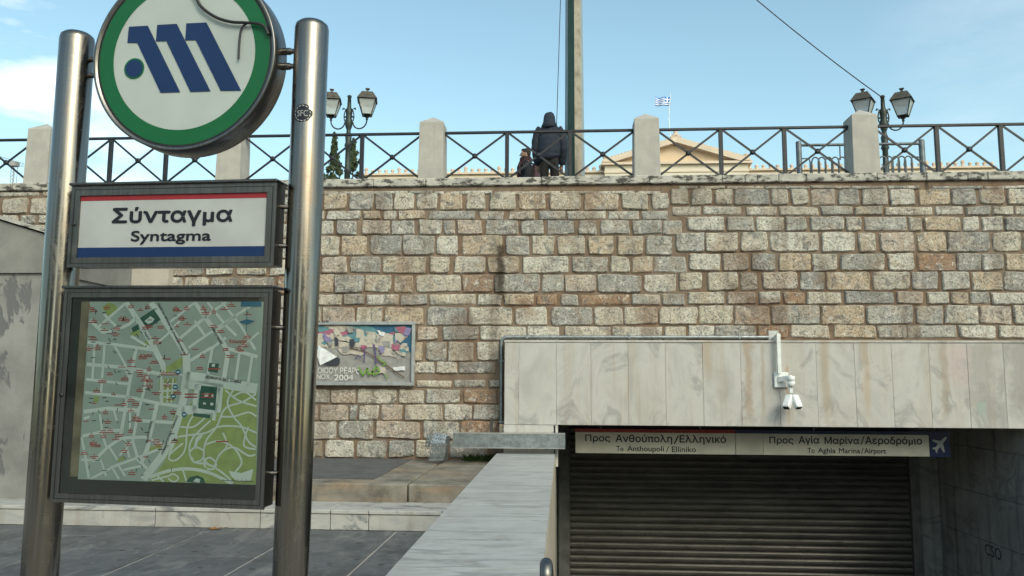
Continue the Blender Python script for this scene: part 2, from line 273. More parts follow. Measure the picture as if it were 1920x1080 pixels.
# ------------------------------------------------------------------ mesh helpers
class MB:
    def __init__(s): s.v = []; s.f = []; s.mi = []; s.sm = []
    def add(s, vs, fs, mi=0, smooth=False, M=None):
        o = len(s.v)
        for p in vs: s.v.append(tuple(M @ Vector(p)) if M else tuple(p))
        for f in fs: s.f.append([i+o for i in f]); s.mi.append(mi); s.sm.append(smooth)
    def box(s, x0, x1, y0, y1, z0, z1, mi=0, M=None, bev=0.0):
        if bev:
            bm = bmesh.new(); bmesh.ops.create_cube(bm, size=1)
            for q in bm.verts: q.co = Vector(((x0+x1)/2+q.co.x*(x1-x0), (y0+y1)/2+q.co.y*(y1-y0), (z0+z1)/2+q.co.z*(z1-z0)))
            bmesh.ops.bevel(bm, geom=bm.edges[:], offset=bev, segments=1, affect='EDGES')
            bm.verts.index_update(); s.add([q.co[:] for q in bm.verts], [[q.index for q in f.verts] for f in bm.faces], mi, False, M); bm.free(); return
        s.add([(x0, y0, z0), (x1, y0, z0), (x1, y1, z0), (x0, y1, z0), (x0, y0, z1), (x1, y0, z1), (x1, y1, z1), (x0, y1, z1)],
              [(0, 3, 2, 1), (4, 5, 6, 7), (0, 1, 5, 4), (1, 2, 6, 5), (2, 3, 7, 6), (3, 0, 4, 7)], mi, False, M)
    def tube(s, pts, r, n=10, mi=0, caps=True, smooth=True, M=None):
        pts = [Vector(p) for p in pts]; rs = r if isinstance(r, (list, tuple)) else [r]*len(pts)
        vs = []; fs = []; prev = None
        for i, p in enumerate(pts):
            t = (pts[min(i+1, len(pts)-1)]-pts[max(i-1, 0)]).normalized()
            if prev is None: a = t.orthogonal().normalized()
            else: a = (prev-t*prev.dot(t)).normalized()
            prev = a; b = t.cross(a)
            for j in range(n):
                th = 2*math.pi*j/n; vs.append(p+(a*math.cos(th)+b*math.sin(th))*rs[i])
        for i in range(len(pts)-1):
            for j in range(n): fs.append((i*n+j, i*n+(j+1) % n, (i+1)*n+(j+1) % n, (i+1)*n+j))
        s.add(vs, fs, mi, smooth, M)
        if caps:
            s.add(vs[:n], [list(range(n))[::-1]], mi, False, M); s.add(vs[-n:], [list(range(n))], mi, False, M)
    def lathe(s, prof, n=16, mi=0, cx=0, cy=0, M=None, ang0=0.0, smooth=True):   # prof: (radius, z), axis z
        vs = []; fs = []
        for r, z in prof:
            for j in range(n):
                th = ang0+2*math.pi*j/n; vs.append((cx+r*math.cos(th), cy+r*math.sin(th), z))
        for i in range(len(prof)-1):
            for j in range(n): fs.append((i*n+j, i*n+(j+1) % n, (i+1)*n+(j+1) % n, (i+1)*n+j))
        s.add(vs, fs, mi, smooth, M)
        s.add(vs[:n], [list(range(n))[::-1]], mi, False, M); s.add(vs[-n:], [list(range(n))], mi, False, M)
    def prism(s, poly, y0, y1, mi=0, M=None):        # poly: (x, z) outline in the XZ plane, extruded along y
        n = len(poly); vs = [(x, y0, z) for x, z in poly]+[(x, y1, z) for x, z in poly]
        a = sum(poly[i][0]*poly[(i+1) % n][1]-poly[(i+1) % n][0]*poly[i][1] for i in range(n))
        if a < 0: vs = [(x, y0, z) for x, z in poly[::-1]]+[(x, y1, z) for x, z in poly[::-1]]
        s.add(vs, [list(range(n)), list(range(n, 2*n))[::-1]]+[(i, i+n, (i+1) % n+n, (i+1) % n) for i in range(n)], mi, False, M)
    def bar(s, a, b, w, t, mi=0, up=(0, 1, 0)):      # flat bar from a to b, w across, t along 'up'
        a, b = Vector(a), Vector(b); d = (b-a).normalized(); u = Vector(up); sx = d.cross(u).normalized()
        vs = [p+sx*(i*w/2)+u*(j*t/2) for p in (a, b) for i, j in ((-1, -1), (1, -1), (1, 1), (-1, 1))]
        s.add(vs, [(0, 1, 2, 3), (7, 6, 5, 4), (0, 4, 5, 1), (1, 5, 6, 2), (2, 6, 7, 3), (3, 7, 4, 0)], mi)
    def mesh(s, name):
        me = bpy.data.meshes.new(name); me.from_pydata(s.v, [], s.f); me.validate()
        if len(me.polygons) == len(s.f):
            me.polygons.foreach_set('material_index', s.mi); me.polygons.foreach_set('use_smooth', s.sm)
        bm = bmesh.new(); bm.from_mesh(me); bmesh.ops.recalc_face_normals(bm, faces=bm.faces[:]); bm.to_mesh(me); bm.free()
        return me
    def build(s, name, mats, parent=None, loc=None):
        return obj(name, s.mesh(name), mats, parent, loc)
def obj(name, me, mats, parent=None, loc=None):
    o = bpy.data.objects.new(name, me); C.objects.link(o)
    for m in (mats if isinstance(mats, (list, tuple)) else [mats]):
        if len(me.materials) < (len(mats) if isinstance(mats, (list, tuple)) else 1): me.materials.append(MATS[m])
    if loc: o.location = loc
    o.parent = parent; return o
def tag(o, label, cat, group=None, kind=None):
    o['label'] = label; o['category'] = cat
    if group: o['group'] = group
    if kind: o['kind'] = kind
    return o
def struct(o, label=None):
    o['kind'] = 'structure'
    if label: o['label'] = label
    return o
def thing(name, label, cat, loc=(0, 0, 0), rotz=0.0, group=None):
    o = bpy.data.objects.new(name, None); C.objects.link(o); o.location = loc; o.rotation_euler = (0, 0, rotz); o.empty_display_size = .1
    return tag(o, label, cat, group)
def copy_tree(o, parent=None):
    c = o.copy(); C.objects.link(c); c.parent = parent
    for ch in [x for x in bpy.data.objects if x.parent == o]: copy_tree(ch, c)
    return c
_txt = {}
def text_mesh(s, bold=0.0):
    """flat letters; every contour is filled by itself with its own holes, so overlapping strokes join"""
    if s in _txt: return _txt[s]
    cu = bpy.data.curves.new('lettering', 'FONT'); cu.body = s
    o = bpy.data.objects.new('lettering', cu); C.objects.link(o); bpy.context.view_layer.update()
    c2 = o.to_curve(bpy.context.evaluated_depsgraph_get()); loops = []
    for sp in c2.splines:
        bp = sp.bezier_points; n = len(bp); L = []
        for i in range(n):
            a, b = bp[i], bp[(i+1) % n]
            if (a.handle_right-a.co).length < 1e-6 and (b.handle_left-b.co).length < 1e-6: L.append((a.co.x, a.co.y)); continue
            for q in range(5):
                t = q/5; u = 1-t; p = a.co*u**3+a.handle_right*3*u*u*t+b.handle_left*3*u*t*t+b.co*t**3; L.append((p.x, p.y))
        if n > 2 or len(L) > 2: loops.append(L)
    o.to_curve_clear(); bpy.data.objects.remove(o); bpy.data.curves.remove(cu)
    area = lambda L: sum(L[i][0]*L[(i+1) % len(L)][1]-L[(i+1) % len(L)][0]*L[i][1] for i in range(len(L)))/2
    def inside(p, L):
        r = False
        for i in range(len(L)):
            a, b = L[i], L[(i+1) % len(L)]
            if (a[1] > p[1]) != (b[1] > p[1]) and p[0] < (b[0]-a[0])*(p[1]-a[1])/(b[1]-a[1])+a[0]: r = not r
        return r
    if not loops: return [], []
    vs, fs = [], []; from mathutils.geometry import tessellate_polygon
    host = {}
    for i, h in enumerate(loops):
        cand = [k_ for k_, L in enumerate(loops) if k_ != i and abs(area(L)) > abs(area(h)) and area(L)*area(h) < 0 and all(inside(p, L) for p in h[::3])]
        if cand: host[i] = min(cand, key=lambda k_: abs(area(loops[k_])))
    for k_, L in enumerate(loops):
        if k_ in host: continue
        hs = [loops[i] for i, q in host.items() if q == k_]
        polys = [[Vector((*p, 0)) for p in q] for q in [L]+hs]; o_ = len(vs)
        for q in polys: vs += [(p.x, p.y, (k_ % 3)*.00002) for p in q]
        fs += [[i+o_ for i in t] for t in tessellate_polygon(polys)]
    _txt[s] = (vs, fs); return vs, fs
def text_into(mb, s, x0, x1, z0, z1, y, mi=0, bold=0.0, rot=0.0, keep=False, M=None):
    """lettering fitted into the box x0..x1, z0..z1 on the plane y, facing -y; bold = stroke growth as a share of the height"""
    vs, fs = text_mesh(s)
    if not vs: return
    ax = min(p[0] for p in vs); bx = max(p[0] for p in vs); az = min(p[1] for p in vs); bz = max(p[1] for p in vs)
    g = bold*(z1-z0); sx = (x1-x0-2*g)/(bx-ax); sz = (z1-z0-2*g)/(bz-az)
    cx, cz = (x0+x1)/2, (z0+z1)/2; ca, sa = math.cos(rot), math.sin(rot)
    offs = [(0, 0)] if not bold else [(0, 0)]+[(g*math.cos(t*math.pi/4), g*math.sin(t*math.pi/4)) for t in range(8)]
    for n_, (ox, oz) in enumerate(offs):
        res = []
        for p in vs:
            a = (p[0]-(ax+bx)/2)*sx+ox; b = (p[1]-(az+bz)/2)*sz+oz
            res.append((cx+a*ca-b*sa, y-n_*.00006-p[2], cz+a*sa+b*ca))
        mb.add(res, fs, mi, False, M)

# ================================================================== THE SETTING
mb = MB(); mb.box(-300, -1.0, -400, 0.3, -.3, -.03); mb.box(-1.0, 300, -400, -7.35, -.3, -.03); mb.box(7.85, 300, -7.35, .3, -.3, -.03); struct(mb.build('ground', 'asphalt'))
# upper street behind the wall
PLAT = 4.75
mb = MB(); mb.box(-300, 300, .5, 420, PLAT-.4, PLAT); struct(mb.build('upper_street', 'asphalt'))

# unseen blocks added behind the viewer for the steel and glass to reflect
for bx_, bw, bh, byy, lab in ((-52, 30, 22, -60, 'unseen beige office block added for reflections, far left behind the viewer'), (-14, 26, 26, -66, 'unseen grey office block added for reflections, straight behind the viewer'), (24, 30, 21, -58, 'unseen beige office block added for reflections, to the right behind the viewer'), (64, 28, 25, -50, 'unseen tall office block added for reflections, far right behind the viewer')):
    t = thing('reflection_block', lab, 'building', (bx_, byy, 0), 0, 'unseen office blocks added for reflections'); m = MB(); m.box(-bw/2, bw/2, -14, 0, -.1, bh); m.build('wall', 'palace_wall' if bw == 30 else 'beige_plaster', t)
    for fz in range(1, int(bh/3.4)):
        for fx in range(int(bw/3.2)):
            m = MB(); x0 = -bw/2+1+fx*3.2; m.box(x0, x0+1.7, 0, .06, fz*3.4+.8, fz*3.4+2.6); m.build('window', 'dark_lens', t)

# lower pavement: grout bed and single slabs
PX0, PX1 = -9.2, -1.02
pav = MB(); pav.box(-40, PX1, -40, -3.60, -.2, -.005); pav.box(PX1, 30, -40, -7.31, -.2, -.005)
pav = struct(pav.build('pavement', 'joint_grout'))
pr = random.Random(3); xs = [-9.42, -8.35, -7.28, -6.20, -5.13, -4.05, -2.98, -1.905, -1.02]
for i in range(len(xs)-1):
    y = -3.60-pr.uniform(.5, 1.5); edges = [-3.60, y]
    while edges[-1] > -11.5: edges.append(edges[-1]-1.55)
    for a, b in zip(edges, edges[1:]):
        mb = MB(); hx, hy = (xs[i+1]-xs[i])/2-.009, (a-b)/2-.007; mb.box(-hx, hx, -hy, hy, -.05, 0, bev=.004)
        mb.build('slab', 'slab_stone', pav, ((xs[i]+xs[i+1])/2, (a+b)/2, pr.uniform(-.002, .002)))

# steps and raised ledge at the foot of the wall
LEDGE = at(700, 860, 1, 0).z
XL, XR = -7.4, -1.0
TREAD = .225
steps = thing('marble_step', 'veined white marble step along the foot of the concrete ledge', 'step')
mb = MB(); mb.box(XL, XR, -3.55, -2.9, -.1, TREAD-.045); mb.build('core', 'concrete', steps)
jx = [XL, -6.1, at(290, 976, 1, -3.6).x, at(487, 980, 1, -3.6).x, at(619, 975, 1, -3.6).x, at(691, 975, 1, -3.6).x, XR]
for a, b in zip(jx, jx[1:]):
    mb = MB(); h = (b-a)/2-.004; mb.box(-h, h, -.02, .02, 0, TREAD-.05, bev=.004); mb.build('riser_slab', 'step_marble', steps, ((a+b)/2, -3.575, 0.0))
    mb = MB(); mb.box(-h, h, -.36, .36, -.022, .022, bev=.006); mb.build('tread_slab', 'step_marble', steps, ((a+b)/2+.0, -3.25, TREAD-.022))
ledge = thing('concrete_ledge', 'raised concrete ledge with dark paving below the stone wall', 'ledge')
bm_ = MB(); bm_.box(XL, -1.92, -3.0, -.002, .15, LEDGE-.004, bev=.02); bm_.build('block', 'concrete', ledge)
mb = MB(); mb.box(XL, -2.42, -2.62, -.02, LEDGE-.003, LEDGE+.003); mb.build('dark_paving', 'dark_paving', ledge)
mb = MB(); mb.box(-1.905, -1.0, -2.97, -.002, .15, LEDGE-.012, bev=.015); mb.build('end_block', 'concrete', ledge)

# ------------------------------------------------------------------ stone wall
wall = thing('stone_wall', 'tall retaining wall of rough pale stones set in brown mortar', 'wall')
LX0 = wx(946, -.4); LX1 = 8.9                       # lintel ends
LZ1 = wz(641, -.4, 1430); LZ0 = wz(799.5, -.4, 1430)
CZ1 = at(1280, 328, 1, -.06).z; CZ0 = at(1280, 343, 1, -.06).z
mb = MB(); mb.box(-12, LX0+.05, -.006, .5, -.2, CZ0-.005); mb.box(LX0+.05, 10, -.006, .5, LZ1-.3, CZ0-.005); mb.build('mortar', 'mortar', wall)

def stone_mesh(w, h, seed, proud, flat=False):
    r = random.Random(seed); nx = max(3, min(10, int(w/.055))); nz = max(3, min(6, int(h/.05)))
    rad = [r.uniform(.06, .45)*min(w, h)*.5*(0.35 if flat else 1) for _ in range(4)]
    off = Vector((r.uniform(0, 99), r.uniform(0, 99), r.uniform(0, 99))); sk = [r.uniform(-.007, .007)*(0.3 if flat else 1) for _ in range(4)]; tilt = (r.uniform(-.05, .05), r.uniform(-.06, .06))
    def ax(n, L):                       # back ring, arris, a ring just inside it, then an even grid
        e = min(.3, .016/(L/2)); a = [-1, -1]+[(-1+e)+(2-2*e)*i/n for i in range(n+1)]+[1, 1]; return a
    U, V = ax(nx, w), ax(nz, h); vs = []; fs = []
    for j, v in enumerate(V):
        for i, u in enumerate(U):
            back = i in (0, len(U)-1) or j in (0, len(V)-1); arris = not back and (i in (1, len(U)-2) or j in (1, len(V)-2))
            x, z = u*w/2, v*h/2; x += sk[0]*v+sk[1]*v*u; z += sk[2]*u+sk[3]*u*v
            rr = rad[(0 if u < 0 else 1)+(0 if v < 0 else 2)]; dx = abs(u*w/2)-(w/2-rr); dz = abs(v*h/2)-(h/2-rr)
            if dx > 0 and dz > 0:
                L = math.hypot(dx, dz); m = max(dx, dz)
                x = math.copysign(abs(x)-dx+dx*m/L, x); z = math.copysign(abs(z)-dz+dz*m/L, z)
            am = .005 if flat else .014; p = Vector((x, z, 0)); nv = noise.noise_vector(p*11+off)*.7+noise.noise_vector(p*27+off)*.45
            x += nv.x*am; z += nv.y*am
            nn = noise.noise(Vector((x*6, z*6, 3))+off)*.55+noise.noise(Vector((x*16, z*16, 9))+off)*.45
            d = -proud*(.45 if arris else 1.0)+nn*(.004 if flat else .020)*(.5 if arris else 1)+tilt[0]*x*.5+tilt[1]*z*.5
            if back: d = .02
            vs.append((x, min(d, .02), z))
    W = len(U)
    for j in range(len(V)-1):
        for i in range(W-1): fs.append((j*W+i, j*W+i+1, (j+1)*W+i+1, (j+1)*W+i))
    return vs, fs
stone_n = 0
def stone(px0, px1, py0, py1, flat=None):
    global stone_n
    stone_n += 1; r = random.Random(stone_n*13+5)
    a = at(px0, (py0+py1)/2, 1, -.03); b = at(px1, (py0+py1)/2, 1, -.03); t = at((px0+px1)/2, py0, 1, -.03).z; o = at((px0+px1)/2, py1, 1, -.03).z
    if flat is None: flat = (px1-px0) > 2.9*(py1-py0) and r.random() < .7
    wv, hv = (b.x-a.x)*1.0, (t-o)*.995
    hv *= r.uniform(.96, 1.03)
    vs, fs = stone_mesh(wv, hv, stone_n, r.uniform(.024, .032) if flat else r.uniform(.030, .052), flat)
    m = MB(); m.add(vs, fs, 0, flat)
    ob = m.build('stone', 'rough_stone', wall, ((a.x+b.x)/2, 0, (t+o)/2+r.uniform(-.006, .006))); ob.rotation_euler = (0, r.uniform(-.02, .02), 0)
    return ob
A_ = lambda X: 580+X/3
B_ = lambda X: 1280+X/3
L_ = lambda X: 560+X/3
rowsA = [
 (83, 101, '65-160 170-550 555-690 700-755 765-1030 1040-1410 1425-1595 1600-1830 1850-1975'),
 (95, 190, '62-72 80-208 225-358 370-468 475-588 603-718 735-860 882-990 1015-1160 1175-1328 1352-1527 1545-1738 1758-1905 1926-2022'),
 (196, 245, '60-83 98-285 303-397 415-490 502-652 670-933 958-1092 1122-1270 1290-1440 1452-1668 1682-1855 1869-2016'),
 (248, 330, '58-135 153-263 296-453 461-590 618-742 756-820 832-970 992-1176 1190-1318 1338-1488 1515-1615 1638-1802 1818-1983 1990-2097'),
 (335, 445, '50-167 180-322 340-518 526-703 715-835 860-1085 1105-1236 1253-1378 1395-1550 1568-1712 1733-1880 1895-2042'),
 (453, 545, '40-60 70-210 230-400 412-655 678-787 815-990 1002-1180 1200-1458 1478-1678 1696-1802 1815-1932 1941-2121'),
 (555, 655, '40-135 142-305 312-460 476-582 600-852 860-1033 1042-1298 1308-1430 1437-1612 1620-1868 1885-2064'),
 (665, 726, '40-182 192-312 320-502 513-663 676-935 947-1080 1095-1262 1280-1393 1415-1512 1527-1803 1815-1974 1986-2112'),
 (737, 838, '40-65 75-253 263-410 425-640 662-884 895-1140 1158-1337 1362-1592 1603-1765 1770-1960 1968-2184'),
 (846, 925, '605-720 750-950 960-1218 1226-1405 1437-1695 1705-1984 1998-2118'),
 (932, 1040, '560-635 655-770 782-922 942-1068'), (1047, 1110, '560-702 715-830 842-1045')]
rowsB = [
 (84, 102, '-20-85 95-240 248-455 465-715 720-945 950-1150 1155-1330 1400-1690 1700-1960'),
 (101, 192, '-64-33 50-167 182-280 290-487 500-593 613-708 725-857 876-995 1010-1155 1167-1308 1328-1505 1513-1652 1672-1812 1828-1970'),
 (201, 250, '-57-103 117-332 358-530 547-765 780-958 970-1127 1140-1408 1424-1580 1593-1735 1747-1862 1873-1980'),
 (258, 339, '28-235 250-402 413-570 580-698 720-908 920-1008 1025-1262 1275-1345 1357-1563 1577-1667 1685-1803 1815-1980'),
 (345, 457, '-39-122 130-310 328-478 490-765 783-970 990-1087 1112-1303 1320-1482 1492-1730 1747-1905 1915-2040'),
 (466, 563, '35-212 225-372 385-522 540-720 732-870 888-1137 1157-1302 1322-1535 1545-1682 1687-1808 1818-1980'),
 (569, 672, '-20-110 140-312 326-422 450-648 662-800 808-1055 1072-1280 1292-1437 1462-1615 1628-1800 1810-1990'),
 (682, 750, '30-235 252-413 430-552 567-687 700-893 915-1190 1207-1352 1378-1500 1510-1607 1620-1727 1740-1980'),
 (758, 865, '93-282 292-490 500-770 780-1020 1035-1298 1312-1465 1478-1665 1672-1850 1863-1990'),
 (869, 940, '35-180 182-410 425-595 610-825 850-1088 1098-1260 1268-1542 1558-1762 1780-1990')]
rowsL = [(-22, 20, '570-640 660-860 875-1050 1070-1132'), (30, 110, '0-65 80-172 180-318 330-548 562-702 715-905 925-1115'),
 (118, 205, '-10-60 75-105 118-275 285-325 338-448 462-580 595-808 818-972 983-1132'), (210, 310, '-20-62 75-210 223-418 432-682 700-900 910-1130'),
 (318, 414, '-30-58 70-130 148-308 327-492 505-650 658-835 850-1060')]
def rows(data, fx, oy):
    for y0, y1, sx in data:
        for q in sx.split():
            neg = q.startswith('-'); a, b = q[1:].split('-') if neg else q.split('-')
            stone(fx(-float(a) if neg else float(a)), fx(float(b)), oy+y0/3, oy+y1/3, True if y1-y0 < 30 else None)
rows(rowsA, A_, 330); rows(rowsB, B_, 320); rows(rowsL, L_, 720)
# the stretch left of the steel posts, seen past them and between the two cases
lr = random.Random(21)
yl = [(357, 366), (369, 398), (401, 417), (420, 446), (448, 484), (487, 516), (519, 552), (555, 577), (580, 614), (617, 641), (644, 680), (683, 702), (705, 727), (730, 757), (760, 788), (791, 824), (827, 858)]
spare = MB()
for i, (y0, y1) in enumerate(yl):
    x = -190-lr.uniform(0, 40); sl = 0.0
    while x < 566:
        wpx = (y1-y0)*lr.uniform(1.1, 2.2) if y1-y0 > 12 else lr.uniform(40, 110)
        x1 = min(x+wpx, 576); lift = 10*(1-(x+100)/700)*max(0, (640-y0)/300)
        vis = (x < 90 and i < 5) or (x > 300 and i in (5, 6)) or (520 < x and i < 9)
        if x1-x > 8:
            if vis: stone(x, x1, y0+lift*.3, y1+lift*.3)
            else:
                a = at(x, y0+lift*.3, 1, -.03); b = at(x1, y1+lift*.3, 1, -.03); vs, fs = stone_mesh(b.x-a.x, a.z-b.z, 5000+len(spare.v), .04)
                spare.add([(p[0]+(a.x+b.x)/2, p[1], p[2]+(a.z+b.z)/2) for p in vs], fs, 0, True)
        x = x1+lr.uniform(4, 8)
for j in range(9):                                  # and a little further right than the picture reaches
    x = wx(1955); z1 = wz(355+j*32, 0, 1950)
    while x < 9.6:
        b = x+lr.uniform(.3, .6); vs, fs = stone_mesh(b-x, .24, 9000+len(spare.v), .04); spare.add([(p[0]+(x+b)/2, p[1], p[2]+z1-.13) for p in vs], fs, 0, True); x = b+.05
o = spare.build('stone_rest', 'rough_stone', wall); o['kind'] = 'stuff'
# coping slabs
cop = [-330, -200, -60, 24, 128, 250, 390, 505, 603, 700, 798, 1015, 1218, 1354, 1397, 1420, 1460, 1512, 1645, 1738, 1815, 1853, 1960, 2080]
for i, (a, b) in enumerate(zip(cop, cop[1:])):
    x0, x1 = wx(a, -.06, 335), wx(b, -.06, 335); h = (x1-x0)/2-.004; mb = MB(); q = lr.uniform(-.008, .008)
    mb.box(-h, h, -.065+q, .5, 0, CZ1-CZ0+lr.uniform(-.006, .006), bev=.012); mb.build('coping_slab', 'coping_stone', wall, ((x0+x1)/2, 0, CZ0))

# plastered blocks at the left end
pl = thing('plastered_block', 'grey plastered block with flaking lower face at the left edge', 'wall')
zt0 = at(0, 417, 1, -3.15).z; zt1 = at(80, 441, 1, -3.15).z; zb = at(30, 512, 1, -3.15).z; xr = at(92, 500, 1, -3.15).x; xl = xr-3.2
sl = (zt1-zt0)/(at(80, 441, 1, -3.15).x-at(0, 417, 1, -3.15).x)
mb = MB(); mb.prism([(xl, zb), (xr, zb), (xr, zt1+sl*.05), (xl, zt1-sl*(xr-xl))], -3.17, -1.2); mb.build('upper_band', 'grey_plaster', pl)
mb = MB(); mb.prism([(xl, zt1-sl*(xr-xl)+.004), (xr+.02, zt1+.004), (xr+.02, zt1+.05), (xl, zt1-sl*(xr-xl)+.05)], -3.21, -1.2); mb.build('cap', 'coping_stone', pl)
mb = MB(); mb.box(xl, xr-.04, -3.13, -1.2, 0, zb-.004); mb.build('lower_face', 'flaking_plaster', pl)
for (px, py, s_, w_) in ((22, 590, 'Rule', .3),):
    pass
be = thing('rendered_pier', 'plain beige rendered panel standing against the stone wall', 'wall')
mb = MB(); mb.box(at(125, 520, 1, -.2).x, at(316, 520, 1, -.2).x, -.2, -.001, LEDGE, wz(462, -.2, 300)); mb.build('panel', 'beige_plaster', be)

# ------------------------------------------------------------------ metro entrance: lintel, recess, shutter
ent = thing('entrance_lintel', 'long pale marble lintel over the shuttered metro entrance', 'lintel')
mb = MB(); mb.box(LX0+.03, LX1, -.375, 2.6, LZ0+.02, LZ1-.02); mb.build('core', 'concrete', ent)
mb = MB(); mb.box(LX0-.0, LX1, -.44, .0, LZ1-.012, LZ1+.022, bev=.004); mb.build('top_ledge', 'lintel_marble', ent)
jp = [946, 973, 1043, 1108, 1178, 1248, 1318, 1389, 1461, 1531, 1603, 1673, 1743, 1815, 1883, 1953, 2023, 2090]
for a, b in zip(jp, jp[1:]):
    x0, x1 = wx(a, -.4, 720), wx(b, -.4, 720); h = (x1-x0)/2-.0015; mb = MB()
    mb.box(-h, h, -.025, .02, 0, LZ1-LZ0-.014, bev=.002); mb.build('marble_slab', 'lintel_marble', ent, ((x0+x1)/2, -.4+lr.uniform(-.003, .003), LZ0))
XSR = 6.93                                           # inner face of the right stair wall
ZSTEP = wz(838, -.4)
mb = MB(); mb.box(LX0, -.08, -.42, .0, ZSTEP-.3, LZ0-.004, bev=.003); mb.build('end_slab', 'lintel_marble', ent)
mb = MB(); mb.box(XSR+.02, LX1, -.42, .3, ZSTEP, LZ0-.004, bev=.003); mb.build('end_slab', 'lintel_marble', ent)
FLOOR = -2.7; YSH = 2.5
well = MB(); well.box(-.06, XSR, -1.6, YSH+.6, FLOOR-.3, FLOOR); well = struct(well.build('stairwell_floor', 'dark_paving'))
for i in range(17):
    mb = MB(); mb.box(-.058, XSR-.002, -7.3+i*.34, -7.3+(i+1)*.34 if i < 16 else -1.6, -.16*(i+1)-.35, -.16*(i+1)); mb.build('stair_step', 'dark_paving', well)
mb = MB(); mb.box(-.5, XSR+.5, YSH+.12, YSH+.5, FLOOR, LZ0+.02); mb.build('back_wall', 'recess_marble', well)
# right stair wall with its cladding panels
rw = thing('stair_side_wall', 'dark soiled marble wall on the right side of the stairwell', 'wall')
mb = MB(); mb.box(XSR+.03, XSR+.9, -8.6, -.44, FLOOR, ZSTEP-.06); mb.box(XSR+.03, XSR+.9, -.44, YSH+.5, FLOOR, LZ0+.015); mb.build('core', 'concrete', rw)
ye = [YSH+.1, 1.45, .6, -.4, -1.4, -2.4, -3.4, -4.4, -5.4, -6.4, -7.4, -8.6]; ze = [LZ0-.003, .63, -.12, -.87, -1.62, FLOOR]
for i in range(len(ye)-1):
    for j in range(5):
        if j == 0 and ye[i] <= -.39: continue
        b0, b1 = ze[j+1]+.004, ze[j]-.004; hy = (ye[i]-ye[i+1])/2-.004; hz = (b1-b0)/2
        if j == 1 and ye[i] <= -.39: b1 = ZSTEP-.062; hz = (b1-b0)/2
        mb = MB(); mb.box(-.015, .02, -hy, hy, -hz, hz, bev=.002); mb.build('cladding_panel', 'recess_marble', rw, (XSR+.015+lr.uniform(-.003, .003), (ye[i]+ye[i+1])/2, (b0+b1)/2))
for i in range(8):
    mb = MB(); mb.box(-.47, .47, -.51, .51, -.03, .03, bev=.004); mb.build('top_slab', 'parapet_marble', rw, (XSR+.45, -.96-i*1.03, ZSTEP-.03))
# small scrawls on the right stair wall
sm = MB()
for (px, py, s_, w_) in ((1757, 1010, 'Orki', .33), (1862, 1045, 'CSO', .5)):
    yy = XSR*F_PX/(px-1055)-D; z = at(px, py, 0, XSR-.006).z; vs, fs = text_mesh(s_)
    ax = max(p[0] for p in vs); sm.add([(XSR-.006, at(px, py, 0, XSR-.006).y-(p[0]-ax/2)*w_/ax, z+p[1]*w_/ax) for p in vs], fs)
sm.build('scrawl', 'map_ink', rw)
# left marble parapet
PZ = .605; pp = thing('stair_parapet', 'low white marble parapet running towards the wall beside the stairs', 'parapet')
PXL, PXR = -1.02, -.125
mb = MB(); mb.box(PXL+.03, PXR-.02, -9.2, -.42, -.15, PZ-.05); mb.box(PXL+.03, PXR-.02, -7.4, YSH+.5, FLOOR, -.15); mb.box(PXL+.03, PXR-.02, -.395, YSH+.5, -.15, LZ0); mb.build('core', 'concrete', pp)
yj = [-.425, -1.02, at(1000, 874, 2, PZ).y, at(1000, 921, 2, PZ).y, at(1000, 947, 2, PZ).y, at(1000, 975, 2, PZ).y, at(1000, 1015, 2, PZ).y, at(1000, 1068, 2, PZ).y, -8.7, -9.25]
yj = sorted(set(yj), reverse=True)
for a, b in zip(yj, yj[1:]):
    h = (a-b)/2-.003; mb = MB(); mb.box(PXL, PXR, -h, h, -.045, 0, bev=.0015); mb.build('top_slab', 'parapet_marble', pp, (0, (a+b)/2, PZ+lr.uniform(-.001, .001)))
y = -.43
while y > -9.2:
    b = max(y-.9, -9.2); mb = MB(); mb.box(PXR-.02, PXR+.004, b+.003, y-.003, FLOOR if b > -7.0 else -.15, PZ-.05, bev=.002); mb.build('side_slab', 'cladding_marble', pp)
    mb = MB(); mb.box(PXL+.008, PXL+.03, b+.003, y-.003, -.1, PZ-.05, bev=.002); mb.build('side_slab', 'parapet_marble', pp); y = b
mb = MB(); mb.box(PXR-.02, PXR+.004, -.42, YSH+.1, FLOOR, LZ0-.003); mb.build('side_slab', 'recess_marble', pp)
# stair handrail that just shows at the lower edge
hr = thing('stair_handrail', 'grey steel handrail tube on the stair side of the marble parapet', 'handrail')
h0 = at(1024, 1060, 1, -9.0)
mb = MB(); mb.tube([h0+Vector((0, 0, -.85)), h0+Vector((0, 0, -.05)), h0+Vector((0, .012, -.018)), h0+Vector((0, .04, -.004)), h0+Vector((0, .08, -.02)), h0+Vector((0, 1.7, -.66)), h0+Vector((0, 6.5, -2.92))], .031, 14); mb.build('rail', 'frame_steel', hr)
for q in (2.2, 4.2, 6.2):
    mb = MB(); zz = -.02-(q-.08)*.4; b_ = h0+Vector((0, q, zz-.06)); mb.tube([b_, b_+Vector((-.04, 0, -.05)), Vector((PXR, b_.y, b_.z-.05))], .01, 8); mb.build('bracket', 'frame_steel', hr)
